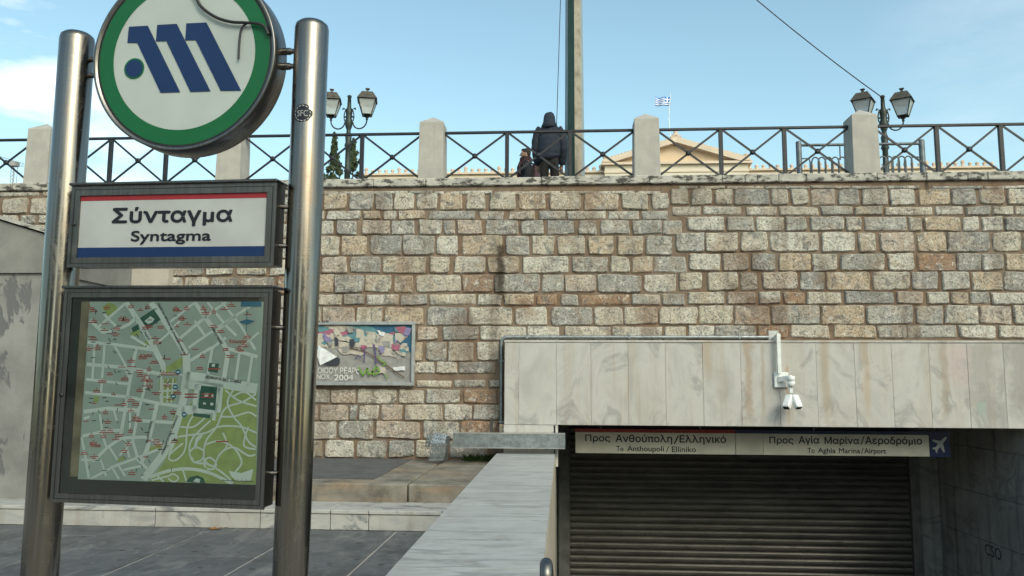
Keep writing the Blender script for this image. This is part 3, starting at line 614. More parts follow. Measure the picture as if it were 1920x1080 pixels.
# roller shutter
sh = thing('roller_shutter', 'closed dark grey roller shutter of the metro entrance', 'shutter')
sx0, sx1 = wx(1069, YSH, 950), wx(1705, YSH, 950)
slat = MB(); n = 6; prof = [(0.0, .0), (-.012, .012), (-.026, .04), (-.026, .075), (-.014, .100), (-.004, .108), (-.004, .117)]
vs = [(x, y, z) for x in (0, sx1-sx0) for y, z in prof]; slat.add(vs, [(i, i+1, i+1+7, i+7) for i in range(6)], 0, False); slat.add([(0, .01, 0), (sx1-sx0, .01, 0), (sx1-sx0, .01, .117), (0, .01, .117)], [(0, 1, 2, 3)])
me = slat.mesh('slat'); z = FLOOR
while z < LZ0-.05: obj('slat', me, 'shutter_metal', sh, (sx0, YSH, z)); z += .1185
for a, b in ((wx(1047, YSH, 950), sx0-.004), (sx1+.004, wx(1723, YSH, 950))):
    mb = MB(); mb.box(a, b, YSH-.09, YSH+.1, FLOOR, LZ0-.004, bev=.008); mb.build('guide_channel', 'shutter_frame', sh)
# direction sign under the lintel
YS = .3; sg = thing('direction_sign', 'long cream direction sign with red and blue top band under the lintel', 'sign')
zt, zb_ = wz(806.5, YS, 1430), wz(853, YS, 1430); zs = wz(813, YS, 1430)
xa, xm, xp, xe = wx(1079, YS, 830), wx(1379, YS, 830), wx(1742, YS, 830), wx(1781, YS, 830); xq = wx(1431, YS, 830)
for a, b in ((xa, xm-.004), (xm+.004, xq-.002), (xq+.002, xp)):
    mb = MB(); mb.box(a, b, YS, YS+.06, zb_, zs, bev=.003); mb.build('panel', 'panel_cream', sg)
mb = MB(); mb.box(xa-.01, xm-.003, YS-.006, YS+.07, zs+.002, zt, bev=.002); mb.build('red_band', 'band_red', sg)
mb = MB(); mb.box(xm+.003, xp, YS-.006, YS+.07, zs+.002, zt, bev=.002); mb.build('blue_band', 'band_blue', sg)
mb = MB(); mb.box(xp+.002, xe, YS-.006, YS+.07, zb_-.004, zt, bev=.003); pic = mb.build('airport_panel', 'band_blue', sg)
def sgx(px): return wx(px, YS, 830)
def sgz(py): return wz(py, YS, 1430)
for off_, words in ((1040, (('Προς', 250, 455, 163, 235), ('Ανθούπολη', 497, 962, 160, 240), ('/', 972, 1018, 168, 236), ('Ελληνικό', 1022, 1403, 160, 240), ('To', 503, 563, 256, 300), ('Anthoupoli', 592, 893, 254, 312), ('/', 908, 935, 256, 304), ('Elliniko', 957, 1155, 256, 302))),
                    (1380, (('Προς', 273, 470, 168, 238), ('Αγία', 512, 682, 160, 238), ('Μαρίνα', 724, 1008, 164, 238), ('/', 1018, 1052, 160, 226), ('Αεροδρόμιο', 1056, 1522, 158, 238), ('To', 582, 640, 256, 298), ('Aghia', 667, 811, 256, 310), ('Marina', 838, 1012, 256, 298), ('/', 1018, 1042, 252, 300), ('Airport', 1045, 1224, 256, 310)))):
    for s_, a, b, c, d in words:
        lt = MB(); text_into(lt, s_, sgx(off_+a/4.364), sgx(off_+b/4.364), sgz(780+d/4.364), sgz(780+c/4.364), YS-.003, 0, 0 if s_ == '/' else (.022 if c < 200 else .02))
        lt.build('word', 'sign_black', sg)
pm = MB(); pc = [(1722, 163), (1716, 158), (1708, 160), (1672, 192), (1612, 180), (1604, 190), (1650, 214), (1632, 240), (1606, 246), (1602, 254), (1624, 262), (1632, 288), (1640, 286), (1644, 262), (1668, 238), (1692, 284), (1702, 278), (1690, 212), (1722, 172)]
pm.prism([(sgx(1380+a/4.364), sgz(780+b/4.364)) for a, b in pc], YS-.012, YS-.0065); pm.build('airplane_symbol', 'plate_white', pic)
for q in (.6, 2.2, 4.0, 5.6):
    mb = MB(); mb.box(q, q+.03, YS+.015, YS+.045, zt, LZ0+.02); mb.build('hanger', 'shutter_frame', sg)

# ------------------------------------------------------------------ things on the wall
cp = thing('conduit_pipe', 'galvanised conduit pipe running along the top of the lintel', 'pipe')
yc = -.07; zc = wz(632, yc, 1200); xc = wx(940, yc, 720); xe_ = wx(1441, yc, 632); zlow = wz(806, yc, 940)
pts = [(xc, yc, zlow), (xc, yc, zc-.09)]+[(xc+.09-.09*math.cos(t), yc, zc-.09+.09*math.sin(t)) for t in [i*math.pi/12 for i in range(1, 6)]]+[(xc+.09, yc, zc), (xe_, yc, zc)]
mb = MB(); mb.tube(pts, .026, 12); mb.build('tube', 'galvanised', cp)
for px in (988, 1180, 1386):
    mb = MB(); x = wx(px, yc, 632); mb.box(x-.014, x+.014, yc-.034, .0, zc-.036, zc+.036, bev=.004); mb.build('clamp', 'galvanised', cp)
for py in (677, 791):
    mb = MB(); z = wz(py, yc, 940); mb.box(xc-.05, xc+.05, yc-.032, .0, z-.012, z+.012, bev=.004); mb.build('clamp', 'galvanised', cp)

tr = thing('cable_tray', 'galvanised cable tray across the end of the marble parapet', 'cable tray')
ty = -.62; tx0, tx1 = wx(849, ty, 825), wx(1059, ty, 825); tz1, tz0 = wz(812, ty, 950), wz(840, ty, 950)
mb = MB(); mb.box(tx0, tx1, ty, ty+.17, tz0+.006, tz1-.012); mb.build('channel', 'galvanised', tr)
mb = MB(); mb.box(tx0, tx1+.004, ty-.012, ty+.18, tz0-.006, tz0+.005); mb.box(tx0, tx1+.004, ty-.008, ty+.18, tz1-.011, tz1); mb.build('flange', 'aluminium', tr)
mb = MB(); mb.box(tx1-.09, tx1+.006, ty-.006, ty+.175, tz0+.007, tz1-.013); mb.build('end_sleeve', 'galvanised', tr)
mb = MB(); a = wx(918, ty+.1, 800); mb.box(a, a+.045, ty+.15, ty+.16, tz1, tz1+.22); mb.build('strap', 'frame_steel', tr)
def perforated(name, origin, ux, uz, wn_, hn, parent):
    """sheet with rows of slots cut through it"""
    m = MB(); ux, uz = Vector(ux), Vector(uz); nrm = ux.cross(uz).normalized()*.004; cw, ch = 1/wn_, 1/hn
    P = lambda u, v: Vector(origin)+ux*u+uz*v
    for i in range(wn_):
        for j in range(hn):
            sh_ = 0.0; u0, u1, v0, v1 = i*cw, (i+1)*cw, j*ch, (j+1)*ch; a0, a1, b0, b1 = u0+cw*.36, u1-cw*.28, v0+ch*(.18 if i % 2 else .34), v1-ch*(.34 if i % 2 else .18)
            q = [P(u0, v0), P(u1, v0), P(u1, v1), P(u0, v1), P(a0, b0), P(a1, b0), P(a1, b1), P(a0, b1)]
            q2 = [p+nrm for p in q]
            m.add(q+q2, [(0, 1, 5, 4), (1, 2, 6, 5), (2, 3, 7, 6), (3, 0, 4, 7), (8, 12, 13, 9), (9, 13, 14, 10), (10, 14, 15, 11), (11, 15, 12, 8), (4, 5, 13, 12), (5, 6, 14, 13), (6, 7, 15, 14), (7, 4, 12, 15)])
    return m.build(name, 'galvanised', parent)
TX = lambda px, py, y: at(px, py, 1, y)
p0 = TX(804, 864, ty-.05); p1 = TX(832, 863, ty-.05); p2 = TX(809, 832, ty-.05)
perforated('perforated_drop', p0, p1-p0, p2-p0, 6, 3, tr)
q0 = TX(807, 831, ty-.05); q1 = TX(833, 836, ty-.05); q2 = TX(815, 811, ty+.08)
perforated('perforated_bend', q0, q1-q0, q2-q0, 6, 3, tr)
perforated('perforated_side', p1, Vector((.03, .16, 0)), p2-p0+Vector((0, 0, .1)), 3, 4, tr)
r0 = TX(797, 838, ty+.12); perforated('perforated_back', r0, Vector((.32, 0, 0)), Vector((.03, 0, .2)), 6, 3, tr)

cc = thing('security_light', 'white twin-headed security lamp bracketed to the marble lintel', 'security light')
yv = -.52; V_ = lambda px, py, y=yv: at(px, py, 1, y)
a = V_(1440, 620, -.03); b = V_(1455, 641, -.03)
mb = MB(); mb.box(a.x, b.x+.04, -.055, -.03, b.z, a.z, bev=.003); mb.build('wall_plate', 'aluminium', cc)
t = V_(1459, 624); bt = V_(1464, 700)
mb = MB(); mb.bar((t.x, yv, t.z-.01), (bt.x-.02, yv, bt.z), .055, .05); mb.bar((a.x+.09, -.05, t.z-.06), (t.x, yv, t.z-.03), .05, .04, 0, (0, 0, 1)); mb.build('arm', 'white_paint', cc)
a = V_(1450, 698, -.43); b = V_(1478, 727, -.43)
mb = MB(); mb.box(a.x, b.x, -.475, -.427, b.z, a.z, bev=.012); mb.build('base_plate', 'white_paint', cc)
a = V_(1461, 709, -.48); b = V_(1483, 707, -.62)
mb = MB(); mb.bar((a.x, -.47, a.z-.02), (b.x, -.62, b.z-.01), .07, .07, 0, (0, 0, 1)); mb.build('side_arm', 'white_paint', cc)
c0 = V_(1483, 705, -.62); c1 = V_(1483, 725, -.62)
mb = MB(); mb.lathe([(.03, c1.z), (.055, c1.z+.004), (.058, (c0.z+c1.z)/2-.002), (.053, (c0.z+c1.z)/2), (.058, (c0.z+c1.z)/2+.002), (.056, c0.z-.004), (.045, c0.z)], 18, 0, c0.x, -.62); mb.build('sensor', 'white_paint', cc)
mb = MB(); mb.box(c1.x-.03, c1.x+.025, -.64, -.6, V_(1483, 737, -.62).z, c1.z+.002, bev=.006); mb.tube([(c1.x-.05, -.62, V_(0, 737, -.62).z), (c1.x+.07, -.62, V_(0, 737, -.62).z)], .022, 10); mb.build('knuckle', 'white_paint', cc)
for (ax_, ay_, bx_, by_) in ((1481, 742, 1474, 765), (1489, 742, 1498, 765)):
    p, q = V_(ax_, ay_, -.64), V_(bx_, by_, -.74); d = (q-p); M = Matrix.Translation(p) @ d.to_track_quat('Z', 'Y').to_matrix().to_4x4(); L = d.length
    mb = MB(); mb.box(-.052, .052, -.045, .045, 0, L, 0, M, .012); hd = mb.build('lamp_head', 'white_paint', cc)
    mb = MB(); mb.box(-.042, .042, -.035, .035, L, L+.003, 0, M); mb.build('lens', 'dark_lens', hd)

# notice board
nb = thing('notice_board', 'metal-framed notice board with torn posters and graffiti on the stone wall', 'notice board')
ny = -.1; bx0, bx1 = wx(545, ny, 660), wx(778, ny, 660); bz1, bz0 = wz(603, ny, 700), wz(723, ny, 700); fw = .055
mb = MB(); mb.box(bx0+.02, bx1-.02, ny+.02, -.0, bz0+.02, bz1-.02); bd = mb.build('board', 'board_grey', nb)
for (a, b, c, d) in ((bx0, bx1, bz1-fw, bz1), (bx0, bx1, bz0, bz0+fw), (bx0, bx0+fw, bz0+fw, bz1-fw), (bx1-fw, bx1, bz0+fw, bz1-fw)):
    mb = MB(); mb.box(a, b, ny-.03, ny+.04, c, d, bev=.006); mb.build('frame_bar', 'aluminium', nb)
NX = lambda X: wx(560+X/6, ny, 660)
NZ = lambda Y: wz(580+Y/6, ny, 680)
tp = random.Random(5); layer = [0]
def torn(name, poly, mat, rough=10, jag=6, parent=bd):
    pts = []
    for i in range(len(poly)):
        a, b = poly[i], poly[(i+1) % len(poly)]
        for j in range(jag):
            t = j/jag; e = 0 if j == 0 else 1
            pts.append((a[0]+(b[0]-a[0])*t+e*tp.uniform(-rough, rough), a[1]+(b[1]-a[1])*t+e*tp.uniform(-rough, rough)))
    layer[0] += 1; m = MB(); y = ny+.019-.0012*layer[0]; m.prism([(NX(a), NZ(b)) for a, b in pts], y-.001, y); return m.build(name, mat, parent)
torn('torn_poster', [(-60, 175), (1275, 180), (1270, 360), (900, 350), (500, 420), (-60, 380)], 'paper_teal', 14)
torn('torn_poster', [(760, 180), (1275, 180), (1275, 490), (1190, 470), (1080, 300)], 'paper_blue', 12)
torn('torn_poster', [(200, 250), (480, 210), (640, 225), (560, 270), (420, 300), (230, 310)], 'paper_pink', 14)
torn('torn_poster', [(280, 190), (620, 185), (500, 250), (330, 215)], 'paper_cream', 12)
torn('torn_poster', [(190, 280), (440, 270), (570, 340), (550, 430), (380, 440), (200, 400)], 'paper_cream', 20)
torn('torn_poster', [(290, 330), (380, 350), (330, 400), (250, 390)], 'paper_teal', 10)
torn('torn_poster', [(640, 215), (860, 260), (865, 430), (630, 425)], 'paper_cream', 5)
torn('torn_poster', [(720, 180), (765, 185), (755, 355), (735, 300)], 'paper_teal', 5)
torn('torn_poster', [(865, 270), (1060, 285), (1050, 480), (1130, 560), (960, 520), (880, 440)], 'paper_cream', 14)
torn('torn_poster', [(1010, 270), (1090, 245), (1060, 290)], 'paper_pink', 6)
torn('torn_poster', [(1200, 240), (1270, 250), (1160, 370), (1130, 350)], 'board_grey', 8)
torn('torn_poster', [(1070, 420), (1210, 380), (1240, 470), (1150, 520), (1090, 480)], 'paper_cream', 14)
torn('torn_poster', [(1080, 300), (1150, 320), (1100, 370), (1070, 380)], 'paper_violet', 8)
torn('torn_poster', [(440, 440), (640, 440), (760, 470), (700, 520), (480, 500)], 'paper_cream', 14)
for q_ in range(34):
    X, Y = tp.uniform(180, 1230), tp.uniform(190, 520); a_ = tp.uniform(18, 60); torn('torn_poster', [(X-a_, Y-a_*tp.uniform(.3, 1)), (X+a_, Y-a_*tp.uniform(.2, .8)), (X+a_*tp.uniform(.3, 1), Y+a_*.7), (X-a_*tp.uniform(.2, 1), Y+a_*tp.uniform(.3, .8))], tp.choice(('paper_cream', 'paper_cream', 'paper_white', 'paper_teal', 'board_grey', 'paper_pink', 'paper_violet', 'board_grey')), 9, 4); layer[0] -= .7
torn('torn_poster', [(400, 310), (440, 330), (450, 410), (405, 410)], 'map_ink', 5)
torn('torn_poster', [(570, 340), (625, 330), (620, 420), (575, 415)], 'map_ink', 5)
torn('torn_poster', [(1065, 650), (1205, 640), (1200, 688), (1070, 685)], 'paper_white', 6)
torn('torn_poster', [(900, 410), (975, 420), (960, 490), (915, 485)], 'paper_violet', 8)
torn('torn_poster', [(920, 640), (985, 650), (980, 720), (915, 715)], 'paper_cream', 8)
def stroke(name, pts, w_, mat, parent=bd):
    layer[0] += .3; m = MB(); y = ny+.017-.0012*layer[0]
    for a, b in zip(pts, pts[1:]): m.bar((NX(a[0]), y, NZ(a[1])), (NX(b[0]), y, NZ(b[1])), w_, .001)
    return m.build(name, mat, parent)
stroke('tape_strip', [(570, 435), (720, 465), (800, 500), (1200, 768)], .018, 'tape_brown')
stroke('spray_mark', [(680, 650), (735, 745), (780, 660), (800, 740), (850, 690), (880, 640), (920, 700), (860, 740), (830, 690)], .03, 'spray_green')
stroke('spray_mark', [(890, 520), (930, 580), (990, 600), (950, 640)], .02, 'spray_green'); stroke('spray_mark', [(980, 730), (1015, 775)], .02, 'spray_green')
stroke('spray_mark', [(745, 430), (745, 600)], .018, 'spray_violet'); stroke('spray_mark', [(845, 390), (862, 450), (878, 620)], .022, 'spray_violet')
stroke('spray_mark', [(640, 560), (670, 520), (710, 555)], .014, 'spray_violet')
m = MB(); yy = ny+.017-.0012*layer[0]-.002
text_into(m, 'ΛΟΙΟΟΥ ΡΕΑΡς', NX(175), NX(690), NZ(735), NZ(655), yy); text_into(m, 'KNOX', NX(175), NX(365), NZ(785), NZ(730), yy); text_into(m, '2004', NX(415), NX(625), NZ(800), NZ(735), yy)
text_into(m, 'HAN.C', NX(985), NX(1090), NZ(420), NZ(395), yy, 0, 0, -math.pi/2); m.build('chalk_writing', 'chalk', bd)
m = MB(); f0 = [(180, 440), (225, 402), (440, 535), (255, 632)]; y = ny-.0
m.add([(NX(a), y-.012*i, NZ(b)) for i, (a, b) in enumerate(f0)]+[(NX(a), y-.012*i+.002, NZ(b)) for i, (a, b) in enumerate(f0)], [(0, 1, 2, 3), (7, 6, 5, 4), (0, 4, 5, 1), (1, 5, 6, 2), (2, 6, 7, 3), (3, 7, 4, 0)])
m.build('folded_sheet', 'paper_white', bd)
torn('dark_piece', [(440, 535), (472, 560), (465, 620), (300, 625)], 'map_ink', 4)  # flat near-black piece along the lower right edge of the folded sheet
m = MB(); text_into(m, 'of 88', wx(591, ny, 604), wx(617, ny, 604), wz(605.5, ny, 700), wz(601, ny, 700), ny-.032); m.build('frame_scrawl', 'sign_black', nb)

# ------------------------------------------------------------------ stone posts and iron railing on the wall
post_px = [(-310, -262), (46, 93), (405, 452), (785, 831), (1190, 1237), (1601, 1648), (2016, 2064)]
posts = []
for i, (a, b) in enumerate(post_px):
    x0, x1 = wx(a, .0, 290), wx(b, .0, 290); w_ = .405; cx = (x0+x1)/2; posts.append(cx)
    if i in (0, 6): continue
    lab = ['', 'stone railing post with pointed cap nearest the left edge', 'stone railing post with pointed cap showing below the round metro sign', 'stone railing post with pointed cap left of the hooded man', 'stone railing post with pointed cap in front of the pediment', 'stone railing post with pointed cap in front of the right street lamp'][i]
    m = MB(); t = w_/2; H = 1.0; e = .02
    m.lathe([(t*1.06*2**.5, 0), (t*1.0*2**.5, H-.02), (t*.985*2**.5, H), (.012, H+.135)], 4, 0, 0, 0, None, math.pi/4, False)
    o = m.build('stone_post', 'post_stone', None, (cx, .205, CZ1-.004)); tag(o, lab, 'post', 'stone posts along the railing')
    bv = o.modifiers.new('soft_edges', 'BEVEL'); bv.width = .008; bv.segments = 2; bv.limit_method = 'ANGLE'; bv.angle_limit = .35
rz1 = at(1130, 243, 1, .2).z; rz0 = CZ1+.045; ry = .2
names = ['iron cross-braced railing section leaving the picture at the far left', 'iron cross-braced railing section behind the round metro sign', 'iron cross-braced railing section in front of the left street lamp', 'iron cross-braced railing section in front of the hooded man', 'iron cross-braced railing section in front of the pediment', 'iron cross-braced railing section at the far right']
for i in range(6):
    a, b = posts[i]+.2, posts[i+1]-.2; r = thing('railing', names[i], 'railing', (a, ry, 0), 0, 'railing sections between the stone posts'); Lr = b-a
    m = MB(); m.box(0, Lr, -.026, .026, rz1-.040, rz1, bev=.004); m.build('top_rail', 'dark_iron', r)
    m = MB(); m.box(0, Lr, -.02, .02, rz0-.03, rz0, bev=.004); m.build('bottom_rail', 'dark_iron', r)
    for j in (1, 2):
        m = MB(); m.box(Lr*j/3-.033, Lr*j/3+.033, -.03, .03, CZ1-.005, rz1-.042, bev=.004); m.build('upright', 'dark_iron', r)
    for j in range(3):
        u0, u1 = Lr*j/3+(.03 if j else .0), Lr*(j+1)/3-(.03 if j < 2 else .0)
        m = MB(); m.bar((u0, -.008, rz1-.042), (u1, -.008, rz0+.002), .034, .015); m.build('diagonal', 'dark_iron', r)
        m = MB(); m.bar((u0, .008, rz0+.002), (u1, .008, rz1-.042), .034, .015); m.build('diagonal', 'dark_iron', r)
        m = MB(); M = Matrix.Translation(((u0+u1)/2, 0, (rz0+rz1)/2-.016)) @ Matrix.Rotation(math.pi/2, 4, 'X'); m.lathe([(.02, -.03), (.042, -.022), (.046, 0), (.042, .022), (.02, .03)], 14, 0, 0, 0, M); m.build('boss', 'dark_iron', r)

# ------------------------------------------------------------------ things on the upper street
# octagonal mast
my = 1.15; mx_ = wx(1077, my, 200); ms = thing('mast', 'octagonal mast painted green on one side beside the hooded man', 'pole', (mx_, my, PLAT))
m = MB(); n = 8; Rb = .185; Rt = .135; H = 7.0
vs = []; 
for rr, z in ((Rb, 0), (Rt, H)):
    for j in range(n): th = 2*math.pi*j/n; vs.append((rr*math.cos(th), rr*math.sin(th), z))
m.add(vs, [(j, (j+1) % n, (j+1) % n+n, j+n) for j in range(n)])
# facets: green on the left front, bare grey on the right front, pale outer facets
for j in range(n):
    mid = 360*(j+.5)/n
    m.mi[j] = 0 if 225 < mid < 270 else (1 if 270 < mid < 315 else 2)
m.add(vs[n:], [list(range(n))], 2)
ob = m.build('shaft', ['pole_green', 'pole_grey', 'pole_pale'], ms)
m = MB(); m.lathe([(.24, 0), (.24, .03), (.2, .05)], 8); m.build('base_plate', 'pole_grey', ms)
def wire(name, label, a, b, sag, r=.008):
    m = MB(); a, b = Vector(a), Vector(b); m.tube([a.lerp(b, t/14)-Vector((0, 0, sag*4*(t/14)*(1-t/14))) for t in range(15)], r, 6); return tag(m.build(name, 'black_rubber'), label, 'wire')

def lantern(parent, cx, z, yaw):
    """tapered four-sided lantern: z is the foot"""
    Mx = Matrix.Translation((cx, 0, z)) @ Matrix.Rotation(yaw, 4, 'Z'); q = 2**.5
    b0, b1, h = .095, .19, .33
    m = MB()
    for sx in (-1, 1):
        for sy in (-1, 1): m.tube([Mx @ Vector((sx*b0, sy*b0, 0)), Mx @ Vector((sx*b1, sy*b1, h))], .011, 6)
    for b, zz in ((b0, 0), (b1, h)):
        for i in range(4):
            c = [(-b, -b), (b, -b), (b, b), (-b, b)]; p, r = c[i], c[(i+1) % 4]; m.tube([Mx @ Vector((*p, zz)), Mx @ Vector((*r, zz))], .013, 6)
    fr_ = m.build('lantern_frame', 'lamp_green', parent)
    m = MB(); c = [(-1, -1), (1, -1), (1, 1), (-1, 1)]
    for i in range(4):
        p, r = c[i], c[(i+1) % 4]; k0, k1 = b0*.96, b1*.96
        m.add([Mx @ Vector((p[0]*k0, p[1]*k0, .005)), Mx @ Vector((r[0]*k0, r[1]*k0, .005)), Mx @ Vector((r[0]*k1, r[1]*k1, h-.005)), Mx @ Vector((p[0]*k1, p[1]*k1, h-.005))], [(0, 1, 2, 3)])
    m.build('pane', 'lantern_glass', fr_)
    m = MB(); m.lathe([(.215*q, h), (.205*q, h+.02), (.13*q, h+.15), (.115*q, h+.175), (.05, h+.2), (.035, h+.21), (.03, h+.25), (.065, h+.26), (.06, h+.275), (.02, h+.285)], 4, 0, 0, 0, Mx, math.pi/4, False); m.build('lantern_roof', 'lamp_roof', fr_)
    m = MB(); m.lathe([(.13, h-.03), (.12, h-.1), (.05, h-.12)], 12, 0, 0, 0, Mx); m.build('lamp_reflector', 'aluminium', fr_)
    m = MB(); m.lathe([(.012, -.12), (.03, -.1), (.02, -.07), (.045, -.05), (.05, -.02), (.09, 0)], 10, 0, 0, 0, Mx); m.build('lantern_foot', 'lamp_green', fr_)
def street_lamp(px, label, yaw, ly=3.7, tilt=0.0, dz=0.0):
    x = wx(px, ly, 230); t = thing('street_lamp', label, 'street lamp', (x, ly, PLAT), tilt, 'street lamps with twin lanterns'); top = wz(178, ly, px)-PLAT+dz
    m = MB(); m.lathe([(.16, 0), (.16, .1), (.13, .14), (.11, .5), (.12, .55), (.075, .62), (.065, top-1.75), (.085, top-1.72), (.06, top-1.68), (.056, top-1.2), (.085, top-1.15), (.06, top-1.08), (.075, top-.92), (.05, top-.86), (.045, top-.8), (.075, top-.72), (.085, top-.6), (.06, top-.52), (.07, top-.44), (.075, top-.36), (.045, top-.28), (.038, top-.06), (.05, top-.05), (.045, top-.02), (.012, top)], 14); m.build('column', 'lamp_green', t)
    for s in (-1, 1):
        m = MB(); z0 = top-.62; pts = []
        for i in range(13):
            th = math.pi*(i/12); pts.append((s*(.09+.155*(1-math.cos(th))), 0, z0-.17*math.sin(th)+.04*(i/12)))
        m.tube(pts, .016, 8)
        pts = [(s*(.09+.02*math.sin(i*.5)), 0, z0+.02+i*.035) for i in range(9)]; m.tube(pts, .014, 6); m.tube([(s*.1, 0, z0+.3), (s*.135, 0, z0+.32), (s*.14, 0, z0+.28)], .016, 6)
        m.tube([(s*.02, 0, z0+.12), (s*.1, 0, z0+.12)], .02, 6); m.build('arm', 'lamp_green', t)
        lantern(t, s*.4, top-.47, yaw)
    return t, x, top
street_lamp(654, 'twin-lantern street lamp standing by the cypress trees', R_(12))
lamp2, lx2, ltop = street_lamp(1657, 'twin-lantern street lamp behind the right stone post, tied to a wire', R_(-32))
m = MB(); m.tube([(-.36, 0, ltop-1.72), (.38, 0, ltop-1.72)], .015, 6); m.build('cross_bar', 'lamp_green', lamp2)
pw = at(1440, -2, 1, 3.7); pw2 = pw+(pw-Vector((lx2, 3.7, PLAT+ltop-.05)))*1.6
wire('overhead_wire', 'dark wire slanting up from the right street lamp', (lx2, 3.7, PLAT+ltop-.06), pw2, .25, .011)
a = at(1040, 212, 1, 1.6); b = at(1049, 0, 1, 1.6)
wire('hanging_wire', 'thin vertical wire hanging beside the green mast', (a.x-.02, 1.6, PLAT), b+(b-a)*.8, .0, .007)

# hooped barrier
by = 1.15; hb = thing('hooped_barrier', 'grey tubular barrier with low hoops behind the right railing', 'barrier', (0, by, 0))
bxa, bxb = wx(1498, by, 290), wx(1729, by, 290); bzt = wz(264, by, 1600); bar_z = wz(271, by, 1600)
for x in (bxa, bxb):
    m = MB(); m.lathe([(.05, PLAT), (.05, bzt-.015), (.04, bzt)], 14, 0, x, 0); m.build('post', 'barrier_grey', hb)
m = MB(); m.tube([(bxa+.04, 0, bar_z), (bxb-.04, 0, bar_z)], .025, 10); m.build('top_bar', 'barrier_grey', hb)
hz = wz(294, by, 1600)
for px in (1529, 1541, 1554, 1566, 1579, 1591, 1603, 1615, 1627, 1655, 1667, 1679, 1691, 1703):
    x = wx(px, by, 300); m = MB(); w_ = .066; m.tube([(x-w_, 0, PLAT), (x-w_, 0, hz-.1)]+[(x-w_*math.cos(t), 0, hz-.1+.1*math.sin(t)) for t in [i*math.pi/8 for i in range(1, 8)]]+[(x+w_, 0, hz-.1), (x+w_, 0, PLAT)], .013, 8); m.build('hoop', 'barrier_grey', hb)
for x in (bxa+.05, bxb-.05):
    s = 1 if x == bxa+.05 else -1; m = MB(); m.tube([(x, 0, hz-.02), (x+s*.12, 0, hz-.02), (x+s*.14, 0, hz-.08), (x+s*.13, 0, PLAT)], .013, 8); m.build('side_loop', 'barrier_grey', hb)
m = MB(); x = wx(1575, by, 285); m.tube([(x, 0, bar_z), (x, 0, hz-.05)], .012, 6); m.build('drop_bar', 'barrier_grey', hb)

# ------------------------------------------------------------------ people
def skin(nodes, edges, sub=2):
    me = bpy.data.meshes.new('body'); me.from_pydata([n[:3] for n in nodes], edges, []); o = bpy.data.objects.new('body', me); C.objects.link(o)
    o.modifiers.new('s', 'SKIN'); sv = me.skin_vertices[0].data
    for i, nn in enumerate(nodes): sv[i].radius = (nn[3], nn[4] if len(nn) > 4 else nn[3]); sv[i].use_root = i == 0
    m = o.modifiers.new('d', 'SUBSURF'); m.levels = sub; m.render_levels = sub; bpy.context.view_layer.update()
    r = bpy.data.meshes.new_from_object(o.evaluated_get(bpy.context.evaluated_depsgraph_get())); bpy.data.objects.remove(o)
    for p in r.polygons: p.use_smooth = True
    return r
def ell(mb, c, r, n=14, mi=0, cut=None):
    vs = []; fs = []; k = n//2
    for i in range(k+1):
        ph = math.pi*i/k
        for j in range(n): th = 2*math.pi*j/n; vs.append((c[0]+r[0]*math.sin(ph)*math.cos(th), c[1]+r[1]*math.sin(ph)*math.sin(th), c[2]+r[2]*math.cos(ph)))
    for i in range(k):
        for j in range(n): fs.append((i*n+j, i*n+(j+1) % n, (i+1)*n+(j+1) % n, (i+1)*n+j))
    mb.add(vs, fs, mi, True)
def strap_name(o, n): o.name = n; return o
# hooded man, back to the camera, weight on his left leg, right shoulder to the mast
py_ = .86; pxm = wx(1030, py_, 280)
man = thing('person', 'person in navy hooded jacket seen from behind, leaning at the mast', 'person', (pxm, py_, PLAT))
body = skin([(0, 0, .92, .15, .11), (0, .01, 1.1, .15, .11), (0, .02, 1.28, .17, .11), (0, .05, 1.42, .07), (0, .09, 1.5, .075), (-.0, .1, 1.56, .08),
  (-.15, .02, 1.29, .05), (-.245, .0, 1.12, .055), (-.23, .05, .9, .045), (-.215, .08, .82, .04), (.15, .02, 1.29, .05), (.25, .04, 1.12, .055), (.24, .1, .9, .045), (.23, .13, .82, .04),
  (-.09, 0, .84, .095), (-.10, .01, .48, .07), (-.11, -.01, .1, .05), (-.12, .1, .04, .045), (.09, 0, .84, .095), (.11, .04, .48, .07), (.13, .02, .1, .05), (.14, .13, .04, .045)],
  [(0, 1), (1, 2), (2, 3), (3, 4), (4, 5), (2, 6), (6, 7), (7, 8), (8, 9), (2, 10), (10, 11), (11, 12), (12, 13), (0, 14), (14, 15), (15, 16), (16, 17), (0, 18), (18, 19), (19, 20), (20, 21)])
for v in body.vertices:
    if v.co.z < 1.4: v.co.x *= .9; v.co -= v.normal*.035
obj('body', body, 'skin', man)
jm = MB(); ns = 28; prof = [(.80, .205, .15, -.01), (.84, .232, .17, -.01), (.90, .240, .178, 0), (1.0, .243, .18, 0), (1.1, .245, .178, .005), (1.2, .252, .172, .01), (1.28, .256, .165, .015), (1.34, .235, .15, .02), (1.385, .19, .13, .03), (1.42, .13, .115, .04), (1.45, .10, .10, .05)]
fine = []
for a, b in zip(prof, prof[1:]):
    for q in range(4): t = q/4; fine.append(tuple(a[i]+(b[i]-a[i])*t for i in range(4)))
fine.append(prof[-1]); vs = []
for z, rx, ry, yo in fine:
    puff = .011*abs(math.sin((z-.8)*math.pi/.105))**.6-.006
    for j in range(ns):
        th = 2*math.pi*j/ns; cr2 = noise.noise(Vector((math.cos(th)*3, math.sin(th)*3, z*7)))*.012
        vs.append(((rx+puff+cr2)*math.cos(th)+.015*math.sin(z*5), yo+(ry+puff+cr2)*math.sin(th), z+(.035*math.cos(th) if z < .86 else 0)))
jm.add(vs, [(i*ns+j, i*ns+(j+1) % ns, (i+1)*ns+(j+1) % ns, (i+1)*ns+j) for i in range(len(fine)-1) for j in range(ns)], 0, True)
